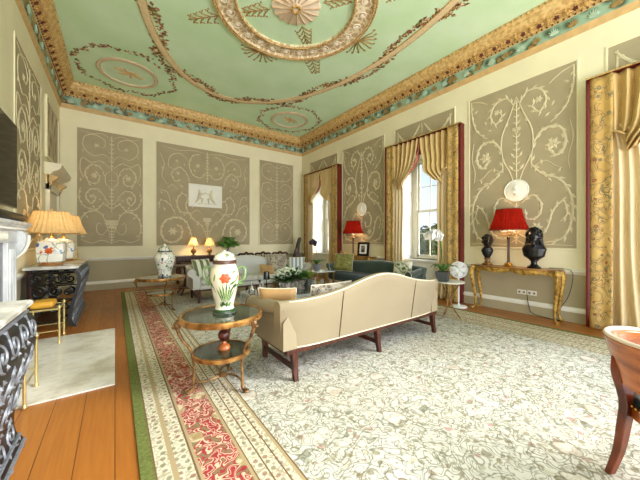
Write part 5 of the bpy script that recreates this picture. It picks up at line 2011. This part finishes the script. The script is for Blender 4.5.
def jar_lamp(label, loc, e):
    t = thing('table_lamp', label, 'lamp', loc, 0, 'cream pleated lamps with porcelain bodies')
    MB().lathe([(.001, 0), (.14, 0), (.15, .012), (.135, .035)], n=24).obj('base', M('ochre_wood_base', (176, 120, 60), .4), t)
    rings = []
    for z, w in ((.035, .13), (.06, .165), (.20, .18), (.34, .175), (.385, .15), (.41, .08), (.44, .06)):
        ring = []
        for k in range(24):
            a = 2 * PI * k / 24
            sq = (abs(math.cos(a)) ** 6 + abs(math.sin(a)) ** 6) ** (-1 / 6)
            ring.append((w * sq * math.cos(a), w * sq * math.sin(a), z))
        rings.append(ring)
    MB().loft(rings, True).obj('body', m_imari, t, smooth=40)
    q = MB()
    for k in range(7):
        leaf(q, 0, .23, 2 * PI * k / 7, .06, .022, lambda a, b, n: (a - .01, -.1805 - n, b), .0)
    q.obj('painted_flower', m_orangepaint, t)
    MB().lathe([(.058, .43), (.05, .45), (.02, .47), (.014, .56)], n=16).obj('cap', m_brass, t)
    sh = pleated(.345, .215, .52, .87, 30, .06).obj('lamp_shade', m_creamshade, t, smooth=0)
    q = MB()
    q.tube([(.348 * math.cos(2 * PI * i / 40), .348 * math.sin(2 * PI * i / 40), .523) for i in range(40)], .007, 5, True)
    q.tube([(.216 * math.cos(2 * PI * i / 40), .216 * math.sin(2 * PI * i / 40), .868) for i in range(40)], .006, 5, True)
    q.obj('shade_trim', m_creamshade, sh)
    MB().tube([(0, 0, .55), (0, 0, .90)], .006, 6).ball((0, 0, .91), .014, 8, 6).obj('finial', m_brass, t)
    bulb(t, .70, e, (1, .74, .42))
    return t


jar_lamp('nearer cream pleated lamp with square porcelain body on the farther carved console', (-.84, 6.32, .977), 4.5)
jar_lamp('second cream pleated lamp, partly hidden by the nearer one, on the carved console', (-.80, 7.28, .977), 4.5)
t = thing('picture_stand', 'small gilt framed picture leaning at the far end of the carved console', 'picture', (-.70, 7.66, .977), 0, rot=(math.radians(-14), 0, .3))
MB().box(-.09, .09, -.012, .012, 0, .24).obj('frame', m_giltwood, t, smooth=0, bevel=.006)
MB().box(-.065, .065, -.0145, -.012, .03, .21).obj('picture', m_over, t, smooth=0)

# ---------------------------------------------------------------- mahogany tub chair at the right edge
m_satin = M2('polished_mahogany', (132, 66, 24), (190, 108, 48), 4, .35, .65, .16, stretch=(1, 1, 5))
m_teal = M('dark_teal_leather', (22, 46, 46), .4, var=.15)
m_leg = M2('dark_polished_mahogany', (74, 28, 14), (124, 56, 26), 5, .35, .65, .18)
t = thing('tub_chair', 'polished mahogany tub armchair with dark teal seat at the right edge', 'chair', (2.55, -.01, .012), -.48)


def arc(a):
    return .345 * math.cos(a), .33 * math.sin(a)


def rail_ring(a, zt, zb, th):
    x, y = arc(a)
    n = Vector((math.cos(a), math.sin(a)))
    pts = []
    for o, z in ((.0, zb), (.012, (zb + zt) / 2), (.03, zt - .02), (.034, zt - .006), (.02, zt), (-.02, zt), (-.03, zt - .008), (-.022, zt - .03), (-.022, zb)):
        pts.append((x + n.x * (o + .02 * (z - zb) / .2), y + n.y * (o + .02 * (z - zb) / .2), z))
    return pts


rings = []
for i in range(41):
    a = PI * .42 + (PI * 1.16) * i / 40
    k = abs(i / 20 - 1)
    zt = .815 - .03 * k ** 2.5
    rings.append(rail_ring(a, zt, zt - .27 + .15 * k ** 2, .03))
rail = MB().loft(rings, True).obj('back_rail', m_satin, t, smooth=50)
MB().tube([(r[4][0] * .985, r[4][1] * .985, r[4][2] + .002) for r in rings], .015, 8).obj('rail_top_highlight', M('rail_highlight_tone', (226, 208, 190), .25), rail)  # white highlight along the rail top, put in as a pale tube
for sx, sy in ((-1, 1), (-1, -1)):
    a = PI + sy * .62
    x, y = arc(a)
    pr = smooth_path([(1.0, .70), (1.0, .60), (.93, .50), (.90, .42), (.94, .30), (1.0, .15), (1.12, .0)], 5)
    m = len(pr) - 1
    MB().loft([[(x * p[0] + dx * w * 1.0, y * p[0] + dy * w, p[1]) for dx, dy in ((-1, -.7), (1, -.7), (1, .7), (-1, .7))] for p, w in [(pr[i], .030 - .008 * i / m + .006 * math.sin(PI * i / m)) for i in range(m + 1)]], True).obj('rear_leg', m_leg, t, smooth=40, bevel=.006)
for sy in (-1, 1):
    pr = smooth_path([(.20, .43), (.24, .30), (.27, .15), (.33, 0)], 5)
    m = len(pr) - 1
    MB().loft([[(p[0] + dx * w, sy * .25 + dy * w, p[1]) for dx, dy in ((-1, -1), (1, -1), (1, 1), (-1, 1))] for p, w in [(pr[i], .026 - .007 * i / m) for i in range(m + 1)]], True).obj('front_leg', m_satin, t, smooth=40)
    MB().tube(smooth_path([(.24, sy * .27, .42), (.20, sy * .29, .52), (.10, sy * .31, .62), (.02, sy * .325, .70)], 5), [.024] * 16, 8).obj('arm_support', m_satin, t)
seat = [(.30 * math.cos(a) if math.cos(a) < 0 else .26 * min(1, math.cos(a) * 2.2), .28 * math.sin(a) if abs(math.sin(a)) < .9 else .27 * math.sin(a)) for a in [2 * PI * i / 28 for i in range(28)]]
MB().prism(seat, lambda a, b, z: (a, b, z), .36, .425).obj('seat_rail', m_satin, t, smooth=40, bevel=.004)
MB().prism([(a * .97, b * .97) for a, b in seat], lambda a, b, z: (a, b, z), .42, .485).obj('seat', m_teal, t, smooth=40, bevel=.03, seg=4)
for i in range(0, 56):
    a = 2 * PI * i / 56
    x = .30 * math.cos(a) if math.cos(a) < 0 else .26 * min(1, math.cos(a) * 2.2)
    y = .28 * math.sin(a)
    MB().ball((x * 1.0, y * 1.0, .428), .006, 6, 4).obj('brass_nail', m_brass, t)

# white box and basket by the nearest curtain
t = thing('extension_socket', 'white plastic box with black cord on the floor by the nearest curtain', 'socket box', (5.62, .28, .0), .3)
MB().box(-.06, .06, -.14, .14, .0, .17).obj('casing', m_wire, t, smooth=0, bevel=.012)
MB().tube(smooth_path([(-.06, .05, .1), (-.12, .08, .14), (-.2, .02, .06), (-.3, -.1, .02), (-.36, -.3, .02)], 6), .006, 6).obj('cord', m_ebony, t)
